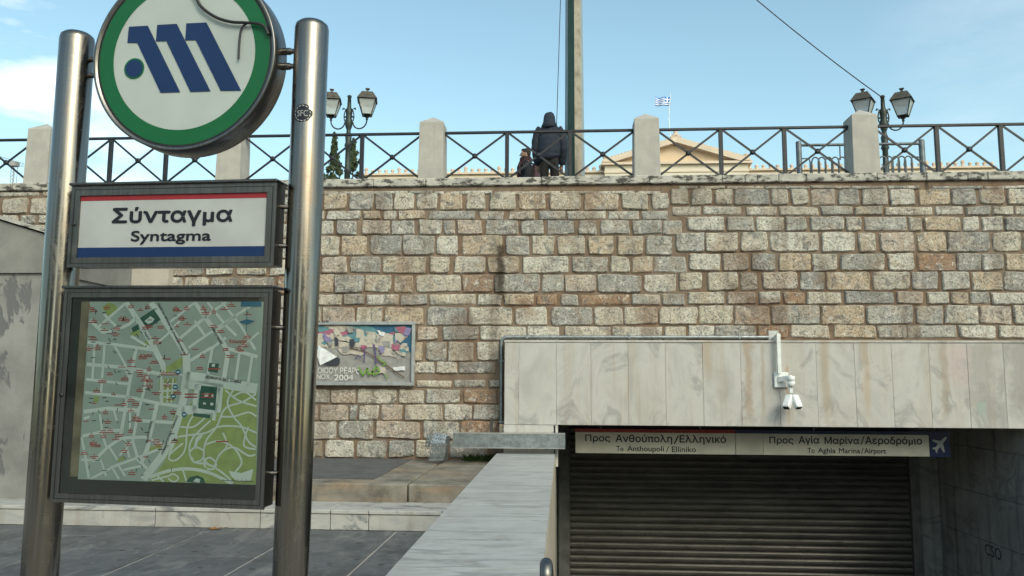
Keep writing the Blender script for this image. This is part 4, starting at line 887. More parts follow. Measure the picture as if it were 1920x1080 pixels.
for path in ([(-.17, .02, 1.345), (-.235, .015, 1.28), (-.275, .005, 1.15), (-.285, .0, 1.02), (-.27, .05, .90), (-.245, .10, .80), (-.235, .115, .765)], [(.17, .02, 1.345), (.235, .02, 1.28), (.275, .03, 1.15), (.285, .05, 1.02), (.275, .1, .90), (.255, .14, .80), (.25, .15, .765)]):
    pts = []; rs_ = []
    for a, b in zip(range(len(path)-1), range(1, len(path))):
        for q in range(5): t = q/5; pts.append(Vector(path[a]).lerp(Vector(path[b]), t)); k_ = (a+t)/(len(path)-1); rs_.append((.098-.032*k_)+.007*abs(math.sin(k_*math.pi*7)))
    pts.append(Vector(path[-1])); rs_.append(.052); jm.tube(pts, rs_, 16)
jm.build('jacket', 'navy_cloth', man); man.scale = (.86, .95, 1.045)
hd = MB(); 
vs = []; fs = []; n = 18; prof = [(.15, 1.37, 0.0), (.17, 1.405, .0), (.155, 1.45, .03), (.132, 1.50, .05), (.124, 1.55, .065), (.115, 1.60, .075), (.09, 1.645, .085), (.05, 1.672, .09), (.0, 1.68, .09)]
for r, z, yo in prof:
    for j in range(n): th = 2*math.pi*j/n; vs.append((r*1.0*math.cos(th), yo+r*1.08*math.sin(th), z+.012*math.sin(2*th+z*20)))
for i in range(len(prof)-1):
    for j in range(n): fs.append((i*n+j, i*n+(j+1) % n, (i+1)*n+(j+1) % n, (i+1)*n+j))
hd.add(vs, fs, 0, True); hd.build('hood', 'navy_cloth', man)
tr_ = skin([(0, 0, .95, .175, .14), (0, 0, .86, .18, .145), (-.095, 0, .74, .115), (-.11, .01, .46, .092), (-.115, -.01, .09, .08), (.095, 0, .74, .115), (.12, .04, .46, .092), (.135, .02, .09, .08)], [(0, 1), (1, 2), (2, 3), (3, 4), (1, 5), (5, 6), (6, 7)])
obj('trousers', tr_, 'trouser_cloth', man)
m = MB()
for s, yo in ((-.115, .05), (.14, .08)): ell(m, (s, yo, .045), (.05, .14, .05), 12)
m.build('shoes', 'shoe_leather', man)
def hand(mb, c, out, down):
    c, out, down = Vector(c), Vector(out).normalized(), Vector(down).normalized(); side = out.cross(down)
    mb.tube([c, c+down*.05, c+down*.09], [.03, .04, .032], 8)
    for i, L in enumerate((.065, .075, .072, .055)):
        s0 = c+down*.085+side*((i-1.5)*.017); mb.tube([s0, s0+down*L*.55+out*.004, s0+down*L*.9+out*.02], [.0085, .008, .006], 6)
    t0 = c+down*.035+side*.034; mb.tube([t0, t0+side*.02+down*.03, t0+side*.022+down*.055], [.011, .009, .007], 6)
m = MB(); hand(m, (-.232, .12, .775), (0, 1, 0), (.02, .1, -1)); m.build('hand', 'skin', man); m = MB(); hand(m, (.248, .155, .775), (0, 1, 0), (0, .1, -1)); m.build('hand', 'skin', man)

# passer-by in profile, walking to the left
wy = 3.35; wxp = wx(985, wy, 291)
wk = thing('person', 'dark-haired bearded person in black coat and scarf walking left', 'person', (wxp, wy, PLAT)); HT = wz(279, wy, 985)-PLAT
dzp = HT-1.74
bd2 = skin([(.03, 0, .95+dzp, .13, .15), (.03, 0, 1.15+dzp, .12, .15), (.03, 0, 1.34+dzp, .12, .17), (.02, 0, 1.47+dzp, .06), (0, 0, 1.56+dzp, .065), (-.01, 0, 1.62+dzp, .075),
  (.03, -.19, 1.38+dzp, .06), (.06, -.23, 1.12+dzp, .05), (-.06, -.22, .92+dzp, .042), (.03, .19, 1.38+dzp, .06), (.1, .23, 1.12+dzp, .05), (.06, .22, .9+dzp, .042),
  (.03, -.09, .88+dzp, .09), (-.1, -.09, .5, .065), (-.06, -.09, .09, .05), (-.17, -.09, .05, .045), (.03, .09, .88+dzp, .09), (.1, .09, .5, .065), (.3, .09, .14, .05), (.24, .09, .06, .045)],
  [(0, 1), (1, 2), (2, 3), (3, 4), (4, 5), (2, 6), (6, 7), (7, 8), (2, 9), (9, 10), (10, 11), (0, 12), (12, 13), (13, 14), (14, 15), (0, 16), (16, 17), (17, 18), (18, 19)])
for v in bd2.vertices:
    if v.co.z < 1.45+dzp: v.co -= v.normal*.03
obj('body', bd2, 'skin', wk)
HZ = 1.74+dzp
m = MB(); ell(m, (0, 0, HZ-.115), (.094, .076, .118), 20)
m.tube([(-.088, 0, HZ-.095), (-.104, 0, HZ-.125), (-.116, 0, HZ-.142), (-.09, 0, HZ-.152)], [.010, .013, .016, .010], 8)      # nose
m.tube([(-.086, 0, HZ-.175), (-.097, 0, HZ-.178), (-.086, 0, HZ-.184)], [.012, .010, .012], 8)                               # lips
ell(m, (-.06, 0, HZ-.205), (.04, .045, .03), 10)                                                                             # chin
for s in (-1, 1): ell(m, (.018, s*.078, HZ-.125), (.018, .010, .032), 10)
hdm = m.build('head', 'skin', wk)
m = MB(); ell(m, (.022, 0, HZ-.075), (.098, .084, .085), 18); ell(m, (.06, 0, HZ-.12), (.055, .07, .075), 14)
for i in range(9): ell(m, (-.06+i*.016, tp.uniform(-.03, .03), HZ-.022+tp.uniform(-.01, .012)), (.03, .04, .022), 8)
m.build('hair', 'hair', hdm)
m = MB(); ell(m, (-.045, 0, HZ-.198), (.048, .06, .034), 12); ell(m, (-.02, 0, HZ-.175), (.04, .0705, .04), 12); m.build('beard', 'hair', hdm)
m = MB()
for s in (-1, 1): ell(m, (-.083, s*.033, HZ-.112), (.009, .012, .008), 8)
m.build('eyes', 'dark_lens', hdm)
m = MB()
for i in range(4): m.tube([(.01+.1*math.cos(t), .1*math.sin(t), 1.455+dzp+.022*i+.012*math.sin(2*t+i)) for t in [j*math.pi/8 for j in range(17)]], .03, 8, 0, False)
m.tube([(-.09, -.05, 1.46+dzp), (-.13, -.06, 1.32+dzp), (-.13, -.06, 1.1+dzp)], [.03, .045, .04], 8); m.build('scarf', 'scarf_cloth', wk)
ct = skin([(.04, 0, .72+dzp, .17, .21), (.03, 0, .95+dzp, .155, .19), (.03, 0, 1.15+dzp, .15, .19), (.03, 0, 1.34+dzp, .14, .2), (.02, 0, 1.44+dzp, .085),
  (.03, -.2, 1.37+dzp, .085), (.07, -.25, 1.12+dzp, .07), (-.05, -.24, .93+dzp, .058), (.03, .2, 1.37+dzp, .085), (.11, .25, 1.12+dzp, .07), (.07, .24, .92+dzp, .058)], [(0, 1), (1, 2), (2, 3), (3, 4), (3, 5), (5, 6), (6, 7), (3, 8), (8, 9), (9, 10)])
obj('coat', ct, 'coat_cloth', wk)
m = MB(); m.box(.15, .33, -.15, .15, 1.0+dzp, 1.42+dzp, bev=.05); m.tube([(.2, -.12, 1.43+dzp), (.03, -.14, 1.5+dzp), (-.11, -.13, 1.36+dzp), (-.1, -.15, 1.15+dzp)], .018, 6); m.tube([(.2, .12, 1.43+dzp), (.03, .14, 1.5+dzp), (-.11, .13, 1.36+dzp), (-.1, .15, 1.15+dzp)], .018, 6); tag(m.build('backpack', 'pack_cloth', None, (wxp, wy, PLAT)), 'dull pink backpack on the passer-by', 'backpack')
tw = skin([(.03, 0, .95+dzp, .14, .16), (.03, 0, .85+dzp, .14, .17), (.03, -.09, .8+dzp, .1), (-.1, -.09, .5, .08), (-.06, -.09, .1, .065), (.03, .09, .8+dzp, .1), (.1, .09, .5, .08), (.29, .09, .16, .065)], [(0, 1), (1, 2), (2, 3), (3, 4), (1, 5), (5, 6), (6, 7)])
obj('trousers', tw, 'trouser_cloth', wk)
m = MB(); ell(m, (-.11, -.09, .045), (.14, .05, .05), 12); ell(m, (.25, .09, .06), (.13, .05, .05), 12); m.build('shoes', 'shoe_leather', wk)
m = MB(); hand(m, (-.06, -.24, .91+dzp), (-1, 0, 0), (-.3, 0, -1)); m.build('hand', 'skin', wk); m = MB(); hand(m, (.06, .24, .9+dzp), (-1, 0, 0), (-.2, 0, -1)); m.build('hand', 'skin', wk)

# ------------------------------------------------------------------ palace with pediment, flag, trees, crane
GY = 95.0; G = lambda px, py, y=GY: at(px, py, 1, y)
pal = thing('neoclassical_building', 'cream neoclassical building with pediment beyond the street', 'building', (0, GY, PLAT))
def gp(px, py): p = G(px, py); return (p.x, p.z-PLAT)
eL, eR, ap = gp(1129, 301), gp(1406, 299), gp(1267, 259); zc0 = gp(1267, 304)[1]; wl, wr = gp(1134, 310)[0], gp(1403, 310)[0]
m = MB(); m.box(wl, wr, 0, 30, 0, zc0-.35); m.build('central_block', 'palace_wall', pal)
m = MB(); m.box(wl-.5, wr+.5, -.5, 30, zc0-.35, zc0); m.box(wl-.1, wr+.1, -.12, 30, zc0-1.45, zc0-1.25); m.build('cornice', 'palace_trim', pal)
th_ = .75; m = MB(); m.prism([(eL[0]+.6, zc0), (eR[0]-.6, zc0), (ap[0], ap[1]-th_)], .5, 30); m.build('tympanum', 'palace_tympanum', pal)
for e in (eL, eR):
    m = MB(); m.prism([(e[0], zc0+.004), (e[0], zc0+.35), (ap[0], ap[1]), (ap[0], ap[1]-th_), (e[0]+(1.6 if e is eL else -1.6), zc0+.004)], -.6, 30.2); m.build('raking_cornice', 'palace_trim', pal)
om = MB(); om.lathe([(.20, 0), (.22, .12), (.13, .2), (.24, .38), (.2, .52), (.06, .62)], 8); ome = om.mesh('roof_ornament')
for e in (eL, eR):
    for i in range(1, 22):
        t = i/22; obj('roof_ornament', ome, 'palace_ornament', pal, (e[0]+(ap[0]-e[0])*t, -.2, zc0+.35+(ap[1]-zc0-.35)*t-.12)).scale = (.75, .75, .55)
m = MB(); m.box(ap[0]-.7, ap[0]+.7, -.4, .6, ap[1]-.3, ap[1]+.25); m.lathe([(.6, ap[1]+.25), (.5, ap[1]+.5), (.25, ap[1]+.7), (.3, ap[1]+.95), (.05, ap[1]+1.2)], 8, 0, ap[0], .1); m.build('apex_ornament', 'palace_ornament', pal)
for e, s in ((eL, -1), (eR, 1)):
    m = MB(); m.lathe([(.5, zc0+.3), (.35, zc0+.6), (.45, zc0+.9), (.1, zc0+1.1)], 8, 0, e[0]-s*.5, 0); m.build('corner_ornament', 'palace_ornament', pal)
zw = gp(900, 319)[1]; zw2 = gp(900, 325)[1]
for x0, x1 in ((gp(676, 320)[0], wl-.02), (wr+.02, gp(1878, 320)[0])):
    m = MB(); m.box(x0, x1, 1.5, 26, 0, zw-.25); m.build('wing', 'palace_wall', pal)
    m = MB(); m.box(x0-.3, x1, 1.0, 26, zw-.25, zw); m.box(x0-.2, x1, 1.2, 26, zw2-.3, zw2-.1); m.build('wing_cornice', 'palace_trim', pal)
    n = int((x1-x0)/.95)
    for i in range(n): 
        q = obj('roof_ornament', ome, 'palace_ornament', pal, (x0+(i+.5)*(x1-x0)/n, 1.4, zw)); q.scale = (1.25, 1.0, 1.05 if i % 5 else 1.55)
fb = Vector((G(1263, 255).x, GY+3, G(1263, 258).z)); ft = at(1257, 176, 1, GY+3)
fl = thing('flag_pole', 'thin flagpole rising above the pediment', 'flagpole', fb)
m = MB(); m.tube([(0, 0, -2.5), (0, 0, 0), (-.2, 0, (ft.z-fb.z)*.55), (ft.x-fb.x, 0, ft.z-fb.z)], [.08, .07, .055, .04], 8); m.build('shaft', 'white_paint', fl)
me = bpy.data.meshes.new('flag'); nx, nz = 24, 8; vs = []; uvs = []
f1 = at(1257, 182, 1, GY+3); f2 = at(1229, 182, 1, GY+3); f3 = at(1257, 198, 1, GY+3)
for j in range(nz+1):
    for i in range(nx+1):
        u, v = i/nx, j/nz; vs.append((f1.x-.06+(f2.x-f1.x)*u, f1.y+.22*math.sin(u*9+v)*min(1, u*3), f1.z+(f3.z-f1.z)*(1-v)+.10*math.sin(u*7+.5)*u-.18*(1-u)*0)); uvs.append((u, v))
fs = [(j*(nx+1)+i, j*(nx+1)+i+1, (j+1)*(nx+1)+i+1, (j+1)*(nx+1)+i) for j in range(nz) for i in range(nx)]
me.from_pydata(vs, [], fs); ul = me.uv_layers.new(name='UVMap')
for lp in me.loops: ul.data[lp.index].uv = uvs[lp.vertex_index]
for p in me.polygons: p.use_smooth = True
fo = obj('flag', me, 'flag_cloth'); sm_ = fo.modifiers.new('cloth', 'SOLIDIFY'); sm_.thickness = .02; tag(fo, 'blue and white striped flag with a white cross flying over the pediment', 'flag')

def cypress(px, tip, wpx, label, ty_=42.0, seed=1):
    r = random.Random(seed); p = at(px, tip, 1, ty_); H = p.z-PLAT; t = thing('cypress_tree', label, 'tree', (p.x, ty_, PLAT), 0, 'cypress trees beyond the railing'); half = wpx/F_PX*(ty_+D)/2
    m = MB(); m.tube([(0, 0, 0), (.03, 0, H*.5), (0, .02, H*.95)], [.22, .12, .03], 8); m.build('trunk', 'bark', t)
    m = MB()
    prof = lambda f: half*(min(1, (f*3.2)**.8) if f < .5 else 1)*1.0+.05
    clumps = []
    for i in range(90):
        f = r.random()**.8*.75; z = H*(1-f*.62); rr = prof(f)*r.uniform(.35, 1.0); th = r.uniform(0, 6.283); clumps.append((rr*math.cos(th), rr*math.sin(th), z, r.uniform(.14, .34)*(.5+f)))
    for i in range(26): z = H-i*.09; clumps.append((r.uniform(-.05, .05), r.uniform(-.05, .05), z, .05+i*.012))
    for cx, cy, cz, cr_ in clumps:
        for q in range(60):
            d = Vector((r.gauss(0, 1), r.gauss(0, 1), r.gauss(0, 1.5))).normalized()*cr_*r.uniform(.4, 1.0); c = Vector((cx, cy, cz))+d; s = r.uniform(.04, .10)
            a = Vector((r.uniform(-1, 1), r.uniform(-1, 1), r.uniform(.2, 1.4))).normalized()*s*1.5; b = a.orthogonal().normalized()*s*.7
            m.add([c-a, c+b, c+a*1.2, c-b], [(0, 1, 2, 3)])
    m.build('crown', 'cypress_leaf', t)
cypress(627, 250, 30, 'slender cypress tree left of the lamp column, thin pointed tip', 42, 4)
cypress(663, 262, 40, 'cypress tree behind the lamp column', 46, 9)

cr_ = thing('tower_crane', 'distant lattice tower crane at the far left edge', 'crane', (0, 200, PLAT)); K = lambda px, py: at(px, py, 1, 200)
m = MB(); x = K(28, 300).x; zt = K(28, 312).z-PLAT
for s in (-.55, .55):
    for q in (-.55, .55): m.tube([(x+s, q, 0), (x+s, q, zt)], .09, 5)
i = zt-10
while i < zt: m.tube([(x-.55, -.55, i), (x+.55, -.55, i+1.1)], .06, 4); m.tube([(x+.55, -.55, i), (x-.55, -.55, i+1.1)], .06, 4); i += 1.1
m.build('mast', 'crane_steel', cr_); m = MB(); m.box(x-.9, x+.9, -.9, .9, zt, zt+1.4); m.build('cab', 'crane_steel', cr_)
m = MB(); a, b = K(-60, 280)-Vector((0, 200, PLAT)), K(45, 313)-Vector((0, 200, PLAT))
for o_ in ((0, 0), (0, .9)): m.tube([a+Vector((0, 0, o_[1])), b+Vector((0, 0, o_[1]))], .08, 5)
for i in range(24): t0, t1 = i/24, (i+1)/24; m.tube([a.lerp(b, t0), a.lerp(b, (t0+t1)/2)+Vector((0, 0, .9)), a.lerp(b, t1)], .05, 4)
m.build('jib', 'crane_steel', cr_)

# ================================================================== METRO SIGN ON TWO STEEL POSTS
sgn = thing('metro_sign', 'metro station sign of round logo, name plate and map case on two steel posts', 'sign')
Ms = Matrix.Translation((-1.6037, -9.6238, 0)) @ Matrix.Rotation(-.0668, 4, 'Z') @ Matrix.Rotation(.0088, 4, 'Y') @ Matrix.Rotation(.0126, 4, 'X')
sgn.matrix_world = Ms; Mi = Ms.inverted()
def sl(px, py, Y):                       # sight line to the sign's own plane y = Y, in sign coordinates
    o = Mi @ CAM; d = (Mi.to_3x3() @ ray(px, py)); p = o+d*((Y-o.y)/d.y); return p.x, p.z
SP = 1.0693/2; ZT = 3.216
for s in (-1, 1):
    m = MB(); m.lathe([(.07, -.12), (.07, ZT-.035), (.066, ZT-.018), (.052, ZT-.006), (.03, ZT-.001), (.0, ZT)], 40, 0, s*SP, 0); p = m.build('post', 'brushed_steel', sgn)
    m = MB(); m.lathe([(.13, -.01), (.13, .008), (.074, .012)], 24, 0, s*SP, 0); m.build('foot_plate', 'frame_steel', p)
    if s == 1: rpost = p
# sticker on the right post
m = MB(); sx_, sz_ = sl(567, 212, -.07); rs = random.Random(2); n = 26; th0 = math.asin(max(-1, min(1, (sx_-SP)/.07))); ring = []
def onpole(u, v, lift): th = th0+u/.07; return (SP+math.sin(th)*(.07+lift), -math.cos(th)*(.07+lift), sz_+v)
vs = [onpole(0, 0, .0012)]
for rr in (.02, .038):
    for j in range(n): q = rr*(1+(rs.uniform(-.08, .08) if rr > .03 else 0)); vs.append(onpole(q*math.cos(6.2832*j/n), q*math.sin(6.2832*j/n), .0012))
fs = [(0, 1+j, 1+(j+1) % n) for j in range(n)]+[(1+j, 1+n+j, 1+n+(j+1) % n, 1+(j+1) % n) for j in range(n)]; m.add(vs, fs, 0, True); stk = m.build('sticker', 'sign_black', rpost)
m = MB(); tv, tf = text_mesh('SFC'); ax = max(p[0] for p in tv); m.add([onpole((p[0]/ax-.5)*.045, (p[1]-.35)*.036, .002) for p in tv], tf)
for j in range(14):
    a0, a1 = 6.2832*j/14, 6.2832*(j+.6)/14; m.add([onpole(r_*math.cos(a), r_*math.sin(a), .002) for r_, a in ((.030, a0), (.0335, a0), (.034, a1), (.030, a1))], [(0, 1, 2, 3)])
m.build('sticker_print', 'plate_white', stk)

# round logo box
CX, CZ_, CR, CY, CT = .0082, 3.058, .404, -.0792, .1239
Mc = Matrix.Translation((CX, 0, CZ_)) @ Matrix.Rotation(math.pi/2, 4, 'X')          # lathe axis -> -y
m = MB(); y0 = -CY                                                                   # axis coordinate = -y
m.lathe([(CR-.03, y0-CT), (CR-.004, y0-CT), (CR, y0-CT+.004), (CR, y0-.002), (CR-.002, y0), (CR-.014, y0), (CR-.016, y0-.012), (CR-.05, y0-.012)], 96, 0, 0, 0, Mc); rnd_ = m.build('round_housing', 'frame_steel', sgn)
def disc(name, r0, r1, y, mat, parent, cx=CX, cz=CZ_, n=96):
    m = MB(); vs = []; 
    for r in (r0, r1):
        for j in range(n): vs.append((cx+r*math.cos(6.28319*j/n), y, cz+r*math.sin(6.28319*j/n)))
    if r0 > 0: m.add(vs, [(j, j+n, (j+1) % n+n, (j+1) % n) for j in range(n)])
    else: m.add(vs[n:], [list(range(n))])
    return m.build(name, mat, parent)
FR = CR-.016; fy = CY+.010
disc('gasket', FR*.975, FR, fy-.001, 'black_rubber', rnd_); disc('white_face', 0, FR, fy, 'sign_white', rnd_); disc('green_ring', .315, FR*.975, fy-.0015, 'sign_green', rnd_)
LG = lambda X, Y: sl(160+X/3.485, Y/3.485, fy-.002)
m = MB()
for poly in ([(285, 175), (408, 168), (620, 602), (492, 606), (340, 280), (275, 280)], [(470, 163), (598, 156), (818, 596), (687, 600), (530, 268), (462, 270)], [(660, 153), (792, 147), (1018, 592), (885, 593), (722, 262), (653, 263)]):
    m.prism([LG(*q) for q in poly], fy-.003, fy-.0015)
m.build('logo_strokes', 'sign_blue', rnd_)
dx, dz = LG(319, 448); disc('logo_dot_ring', 0, .0455, fy-.002, 'sign_green', rnd_, dx, dz, 40); disc('logo_dot', 0, .038, fy-.0032, 'sign_blue', rnd_, dx, dz, 40)
m = MB(); cab = [(640, -260), (690, -120), (738, 0), (775, 60), (860, 120), (960, 152), (1060, 158), (1140, 165), (1185, 190), (1205, 235)]
def smooth_path(pts, k=5):
    out_ = []
    for i in range(len(pts)-1):
        p0, p1, p2, p3 = pts[max(0, i-1)], pts[i], pts[i+1], pts[min(len(pts)-1, i+2)]
        for j in range(k):
            t = j/k; out_.append(tuple(.5*(2*p1[a]+(p2[a]-p0[a])*t+(2*p0[a]-5*p1[a]+4*p2[a]-p3[a])*t*t+(3*p1[a]-p0[a]-3*p2[a]+p3[a])*t**3) for a in (0, 1)))
    return out_+[pts[-1]]
cp_ = [LG(*q) for q in smooth_path(cab)]; m.tube([(a, fy-.016, b) for a, b in cp_], .0065, 8)
cp_ = [LG(*q) for q in smooth_path([(1062, 160), (1030, 190), (1016, 260), (1008, 392)])]; m.tube([(a, fy-.012, b) for a, b in cp_], .0045, 8); cab_ = m.build('loose_cable', 'black_rubber', rnd_)
for s, zz in ((1, sl(530, 97, 0)[1]), (1, sl(530, 125, 0)[1]), (-1, sl(168, 112, 0)[1]), (-1, sl(168, 142, 0)[1])):
    m = MB(); xh = math.sqrt(max(.01, CR**2-(zz-CZ_)**2)); m.tube([(CX+s*(xh-.02), 0, zz), (s*(SP-.05), 0, zz)], .011, 10); m.tube([(CX+s*(xh-.02), 0, zz), (CX+s*(xh+.035), 0, zz)], .015, 10); m.build('standoff', 'brushed_steel', rnd_)

def case(name, w_, z0, z1, yf, depth, fwid, inset, parent, mat='frame_steel', cx=.0084):
    """open-fronted steel box with a front frame of four mitred bars and a drip cap"""
    x0, x1 = cx-w_/2, cx+w_/2; m = MB(); m.box(x0+.004, x1-.004, yf+.012, yf+depth, z0+.004, z1-.004, bev=.004); b = m.build(name, mat, parent)
    for poly in ([(x0, z1), (x1, z1), (x1-fwid, z1-fwid), (x0+fwid, z1-fwid)], [(x0, z0), (x1, z0), (x1-fwid, z0+fwid), (x0+fwid, z0+fwid)], [(x0, z0), (x0, z1), (x0+fwid, z1-fwid), (x0+fwid, z0+fwid)], [(x1, z0), (x1, z1), (x1-fwid, z1-fwid), (x1-fwid, z0+fwid)]):
        m = MB(); m.prism(poly, yf, yf+.011); f = m.build('frame_bar', mat, b)
    e = .014
    for (a, c, d, g) in ((x0+e, x1-e, z1-e-.003, z1-e), (x0+e, x1-e, z0+e, z0+e+.003), (x0+e, x0+e+.003, z0+e, z1-e), (x1-e-.003, x1-e, z0+e, z1-e)):
        m = MB(); m.box(a, c, yf-.001, yf, d, g); m.build('door_gap', 'black_rubber', b)
    m = MB(); m.box(x0-.006, x1+.006, yf-.014, yf+depth, z1+.001, z1+.012, bev=.003); m.build('drip_cap', mat, b)
    return b, x0, x1
# name plate
nbx, nx0, nx1 = case('name_plate_case', .8912, 2.1698, 2.5078, -.0978, .095, .04, 0, sgn)
yf = -.0978; fw = .038; z0, z1 = 2.1698+fw, 2.5078-fw; yp = yf+.0075
m = MB(); m.box(nx0+fw, nx1-fw, yp, yf+.0118, z0, z1); m.build('name_panel', 'plate_white', nbx)
zr = sl(320, 374, yp)[1]; zbl = sl(320, 463, yp)[1]
m = MB(); m.box(nx0+fw, nx1-fw, yp-.001, yp-.0002, zr, z1); m.build('red_band', 'sign_red', nbx); m = MB(); m.box(nx0+fw, nx1-fw, yp-.001, yp-.0002, z0, zbl); m.build('blue_band', 'sign_blue', nbx)
Q = lambda X, Y: sl(100+X/4.364, 320+Y/4.364, yp)
m = MB(); a, b = Q(478, 445), Q(1472, 300); c = Q(980, 458)[1]; d = Q(980, 292)[1]
text_into(m, 'Σύνταγμα', a[0], b[0], c, d, yp-.0016, 0, .035); m.build('station_name', 'sign_black', nbx); m = MB(); a, b = Q(636, 560), Q(1294, 500); text_into(m, 'Syntagma', a[0], b[0], Q(960, 604)[1], Q(960, 488)[1], yp-.0016, 0, .03)
m.build('station_name', 'sign_black', nbx)
m = MB(); kx, kz = Q(173, 440); m.lathe([(.010, 0), (.009, .004), (.004, .005)], 14, 0, 0, 0, Matrix.Translation((nx0+.02, yf, kz)) @ Matrix.Rotation(math.pi/2, 4, 'X')); m.build('lock', 'black_rubber', nbx)
# map case
mcx, mx0, mx1 = case('map_case', .8941, 1.2287, 2.0809, -.0978, .095, .035, 0, sgn)
z0, z1 = 1.2287, 2.0809
m = MB(); m.box(mx0+.035, mx1-.035, yf+.008, yf+.0118, z0+.035, z1-.035); m.build('backing', 'case_back', mcx)
BM = lambda X, Y: sl(120+X/2.635, 540+Y/2.635, yf+.007)
tl, tr2, br_, bl_ = (122, 65), (968, 70), (938, 972), (75, 945)
sx0, sx1 = (BM(*tl)[0]+BM(*bl_)[0])/2, (BM(*tr2)[0]+BM(*br_)[0])/2+.012; sz1, sz0 = (BM(*tl)[1]+BM(*tr2)[1])/2, (BM(*br_)[1]+BM(*bl_)[1])/2
m = MB(); m.box(sx0-.036, sx0-.001, yf+.0066, yf+.0078, sz0+.01, sz1); m.build('faded_backing', 'old_backing', mcx)
m = MB(); m.box(sx0, sx1, yf+.0062, yf+.0078, sz0, sz1); sheet = m.build('map_sheet', 'map_block', mcx)
def mu(X, Y):
    ty_ = (Y-65)/(950-65); xl_ = tl[0]+(bl_[0]-tl[0])*ty_; xr_ = tr2[0]+(br_[0]-tr2[0])*ty_; u = (X-xl_)/(xr_-xl_)
    yt_ = tl[1]+(tr2[1]-tl[1])*u; yb_ = bl_[1]+(br_[1]-bl_[1])*u; v = (Y-yt_)/(yb_-yt_); return sx0+(sx1-sx0)*min(1, max(0, u)), sz1-(sz1-sz0)*min(1, max(0, v))
mpp = (sx1-sx0)/855
yl_ = [yf+.0062]
def mlayer(): yl_[0] -= .00016; return yl_[0]
def mpoly(m, poly, y): m.add([(a, y, b) for a, b in [mu(*q) for q in poly]], [list(range(len(poly)))])
def mroad(m, pts, w_, y):
    q = [Vector((*mu(*p), 0)) for p in pts]; h = w_*mpp/2
    L = []; Rr = []
    for i, p in enumerate(q):
        d = (q[min(i+1, len(q)-1)]-q[max(i-1, 0)]).normalized(); nrm = Vector((-d.y, d.x, 0))*h; L.append(p+nrm); Rr.append(p-nrm)
    cl_ = lambda p: (min(sx1, max(sx0, p.x)), y, min(sz1, max(sz0, p.y)))
    vs = [cl_(p) for p in L]+[cl_(p) for p in Rr]; n = len(q); m.add(vs, [(i, i+1, n+i+1, n+i) for i in range(n-1)])
m = MB(); y = mlayer()
for poly in ([(770, 500), (940, 505), (938, 970), (430, 960), (500, 860), (560, 720), (575, 640), (640, 625), (720, 650), (750, 600), (770, 520)], [(185, 95), (215, 68), (250, 80), (262, 105), (215, 140)], [(600, 340), (610, 350), (598, 440), (588, 440), (590, 380)],
    [(505, 395), (580, 345), (590, 360), (575, 400), (500, 425)], [(470, 455), (555, 450), (548, 565), (475, 575)], [(620, 490), (648, 485), (640, 520), (625, 510)], [(612, 590), (640, 560), (636, 590)], [(265, 850), (300, 830), (305, 850), (275, 862)], [(325, 225), (365, 205), (375, 230), (335, 245)], [(380, 285), (415, 250), (420, 300), (390, 305)], [(150, 540), (175, 540), (172, 572), (150, 570)], [(545, 620), (555, 640), (530, 790), (440, 910), (430, 905), (515, 780)], [(430, 790), (500, 770), (470, 810), (425, 815)]): mpoly(m, poly, y)
m.build('map_parks', 'map_park', sheet)
m = MB(); y = mlayer(); MR = lambda w_, *p: mroad(m, p, w_, y)
MR(30, (428, 65), (520, 200), (600, 330)); MR(36, (600, 330), (604, 420), (588, 560), (565, 650), (540, 740), (490, 830), (398, 950)); MR(26, (305, 65), (370, 170), (440, 290), (488, 385), (490, 430)); MR(46, (600, 440), (700, 455), (800, 480), (940, 505)); MR(22, (640, 65), (720, 190), (785, 290), (800, 330), (780, 470))
MR(16, (785, 300), (940, 345)); MR(12, (855, 330), (835, 480)); MR(12, (915, 345), (895, 490)); MR(14, (700, 470), (725, 300), (790, 250)); MR(14, (610, 370), (720, 300)); MR(14, (560, 260), (640, 190), (735, 110), (790, 65)); MR(12, (520, 170), (640, 70)); MR(12, (610, 300), (700, 235), (820, 150), (930, 75))
MR(12, (700, 65), (790, 190), (840, 240)); MR(12, (770, 65), (860, 190), (930, 310)); MR(12, (745, 215), (840, 140)); MR(10, (860, 300), (945, 225)); MR(12, (640, 165), (690, 240)); MR(40, (590, 480), (770, 500), (760, 600), (580, 610)); MR(22, (655, 480), (640, 620)); MR(16, (760, 500), (735, 660))
MR(14, (115, 270), (240, 280), (440, 310)); MR(16, (112, 380), (290, 395), (480, 430)); MR(12, (110, 455), (330, 480)); MR(14, (105, 520), (330, 545), (470, 575), (570, 590)); MR(18, (100, 615), (220, 600), (370, 610)); MR(12, (130, 640), (100, 650)); MR(14, (95, 735), (200, 712), (300, 705)); MR(14, (150, 860), (220, 790), (290, 745), (400, 740), (470, 765), (520, 790))
MR(12, (200, 275), (185, 520)); MR(12, (150, 280), (140, 460)); MR(16, (355, 305), (325, 480), (300, 640), (285, 730)); MR(14, (415, 425), (395, 520), (365, 640), (345, 760), (375, 860)); MR(20, (460, 580), (440, 680), (415, 800), (385, 870)); MR(14, (380, 660), (545, 670)); MR(10, (250, 290), (320, 410)); MR(10, (300, 400), (325, 450)); MR(16, (125, 160), (190, 220), (240, 215), (320, 180), (365, 140)); MR(12, (170, 190), (300, 75)); MR(12, (195, 130), (255, 190)); MR(10, (440, 290), (500, 240), (580, 150)); MR(12, (330, 240), (440, 310))
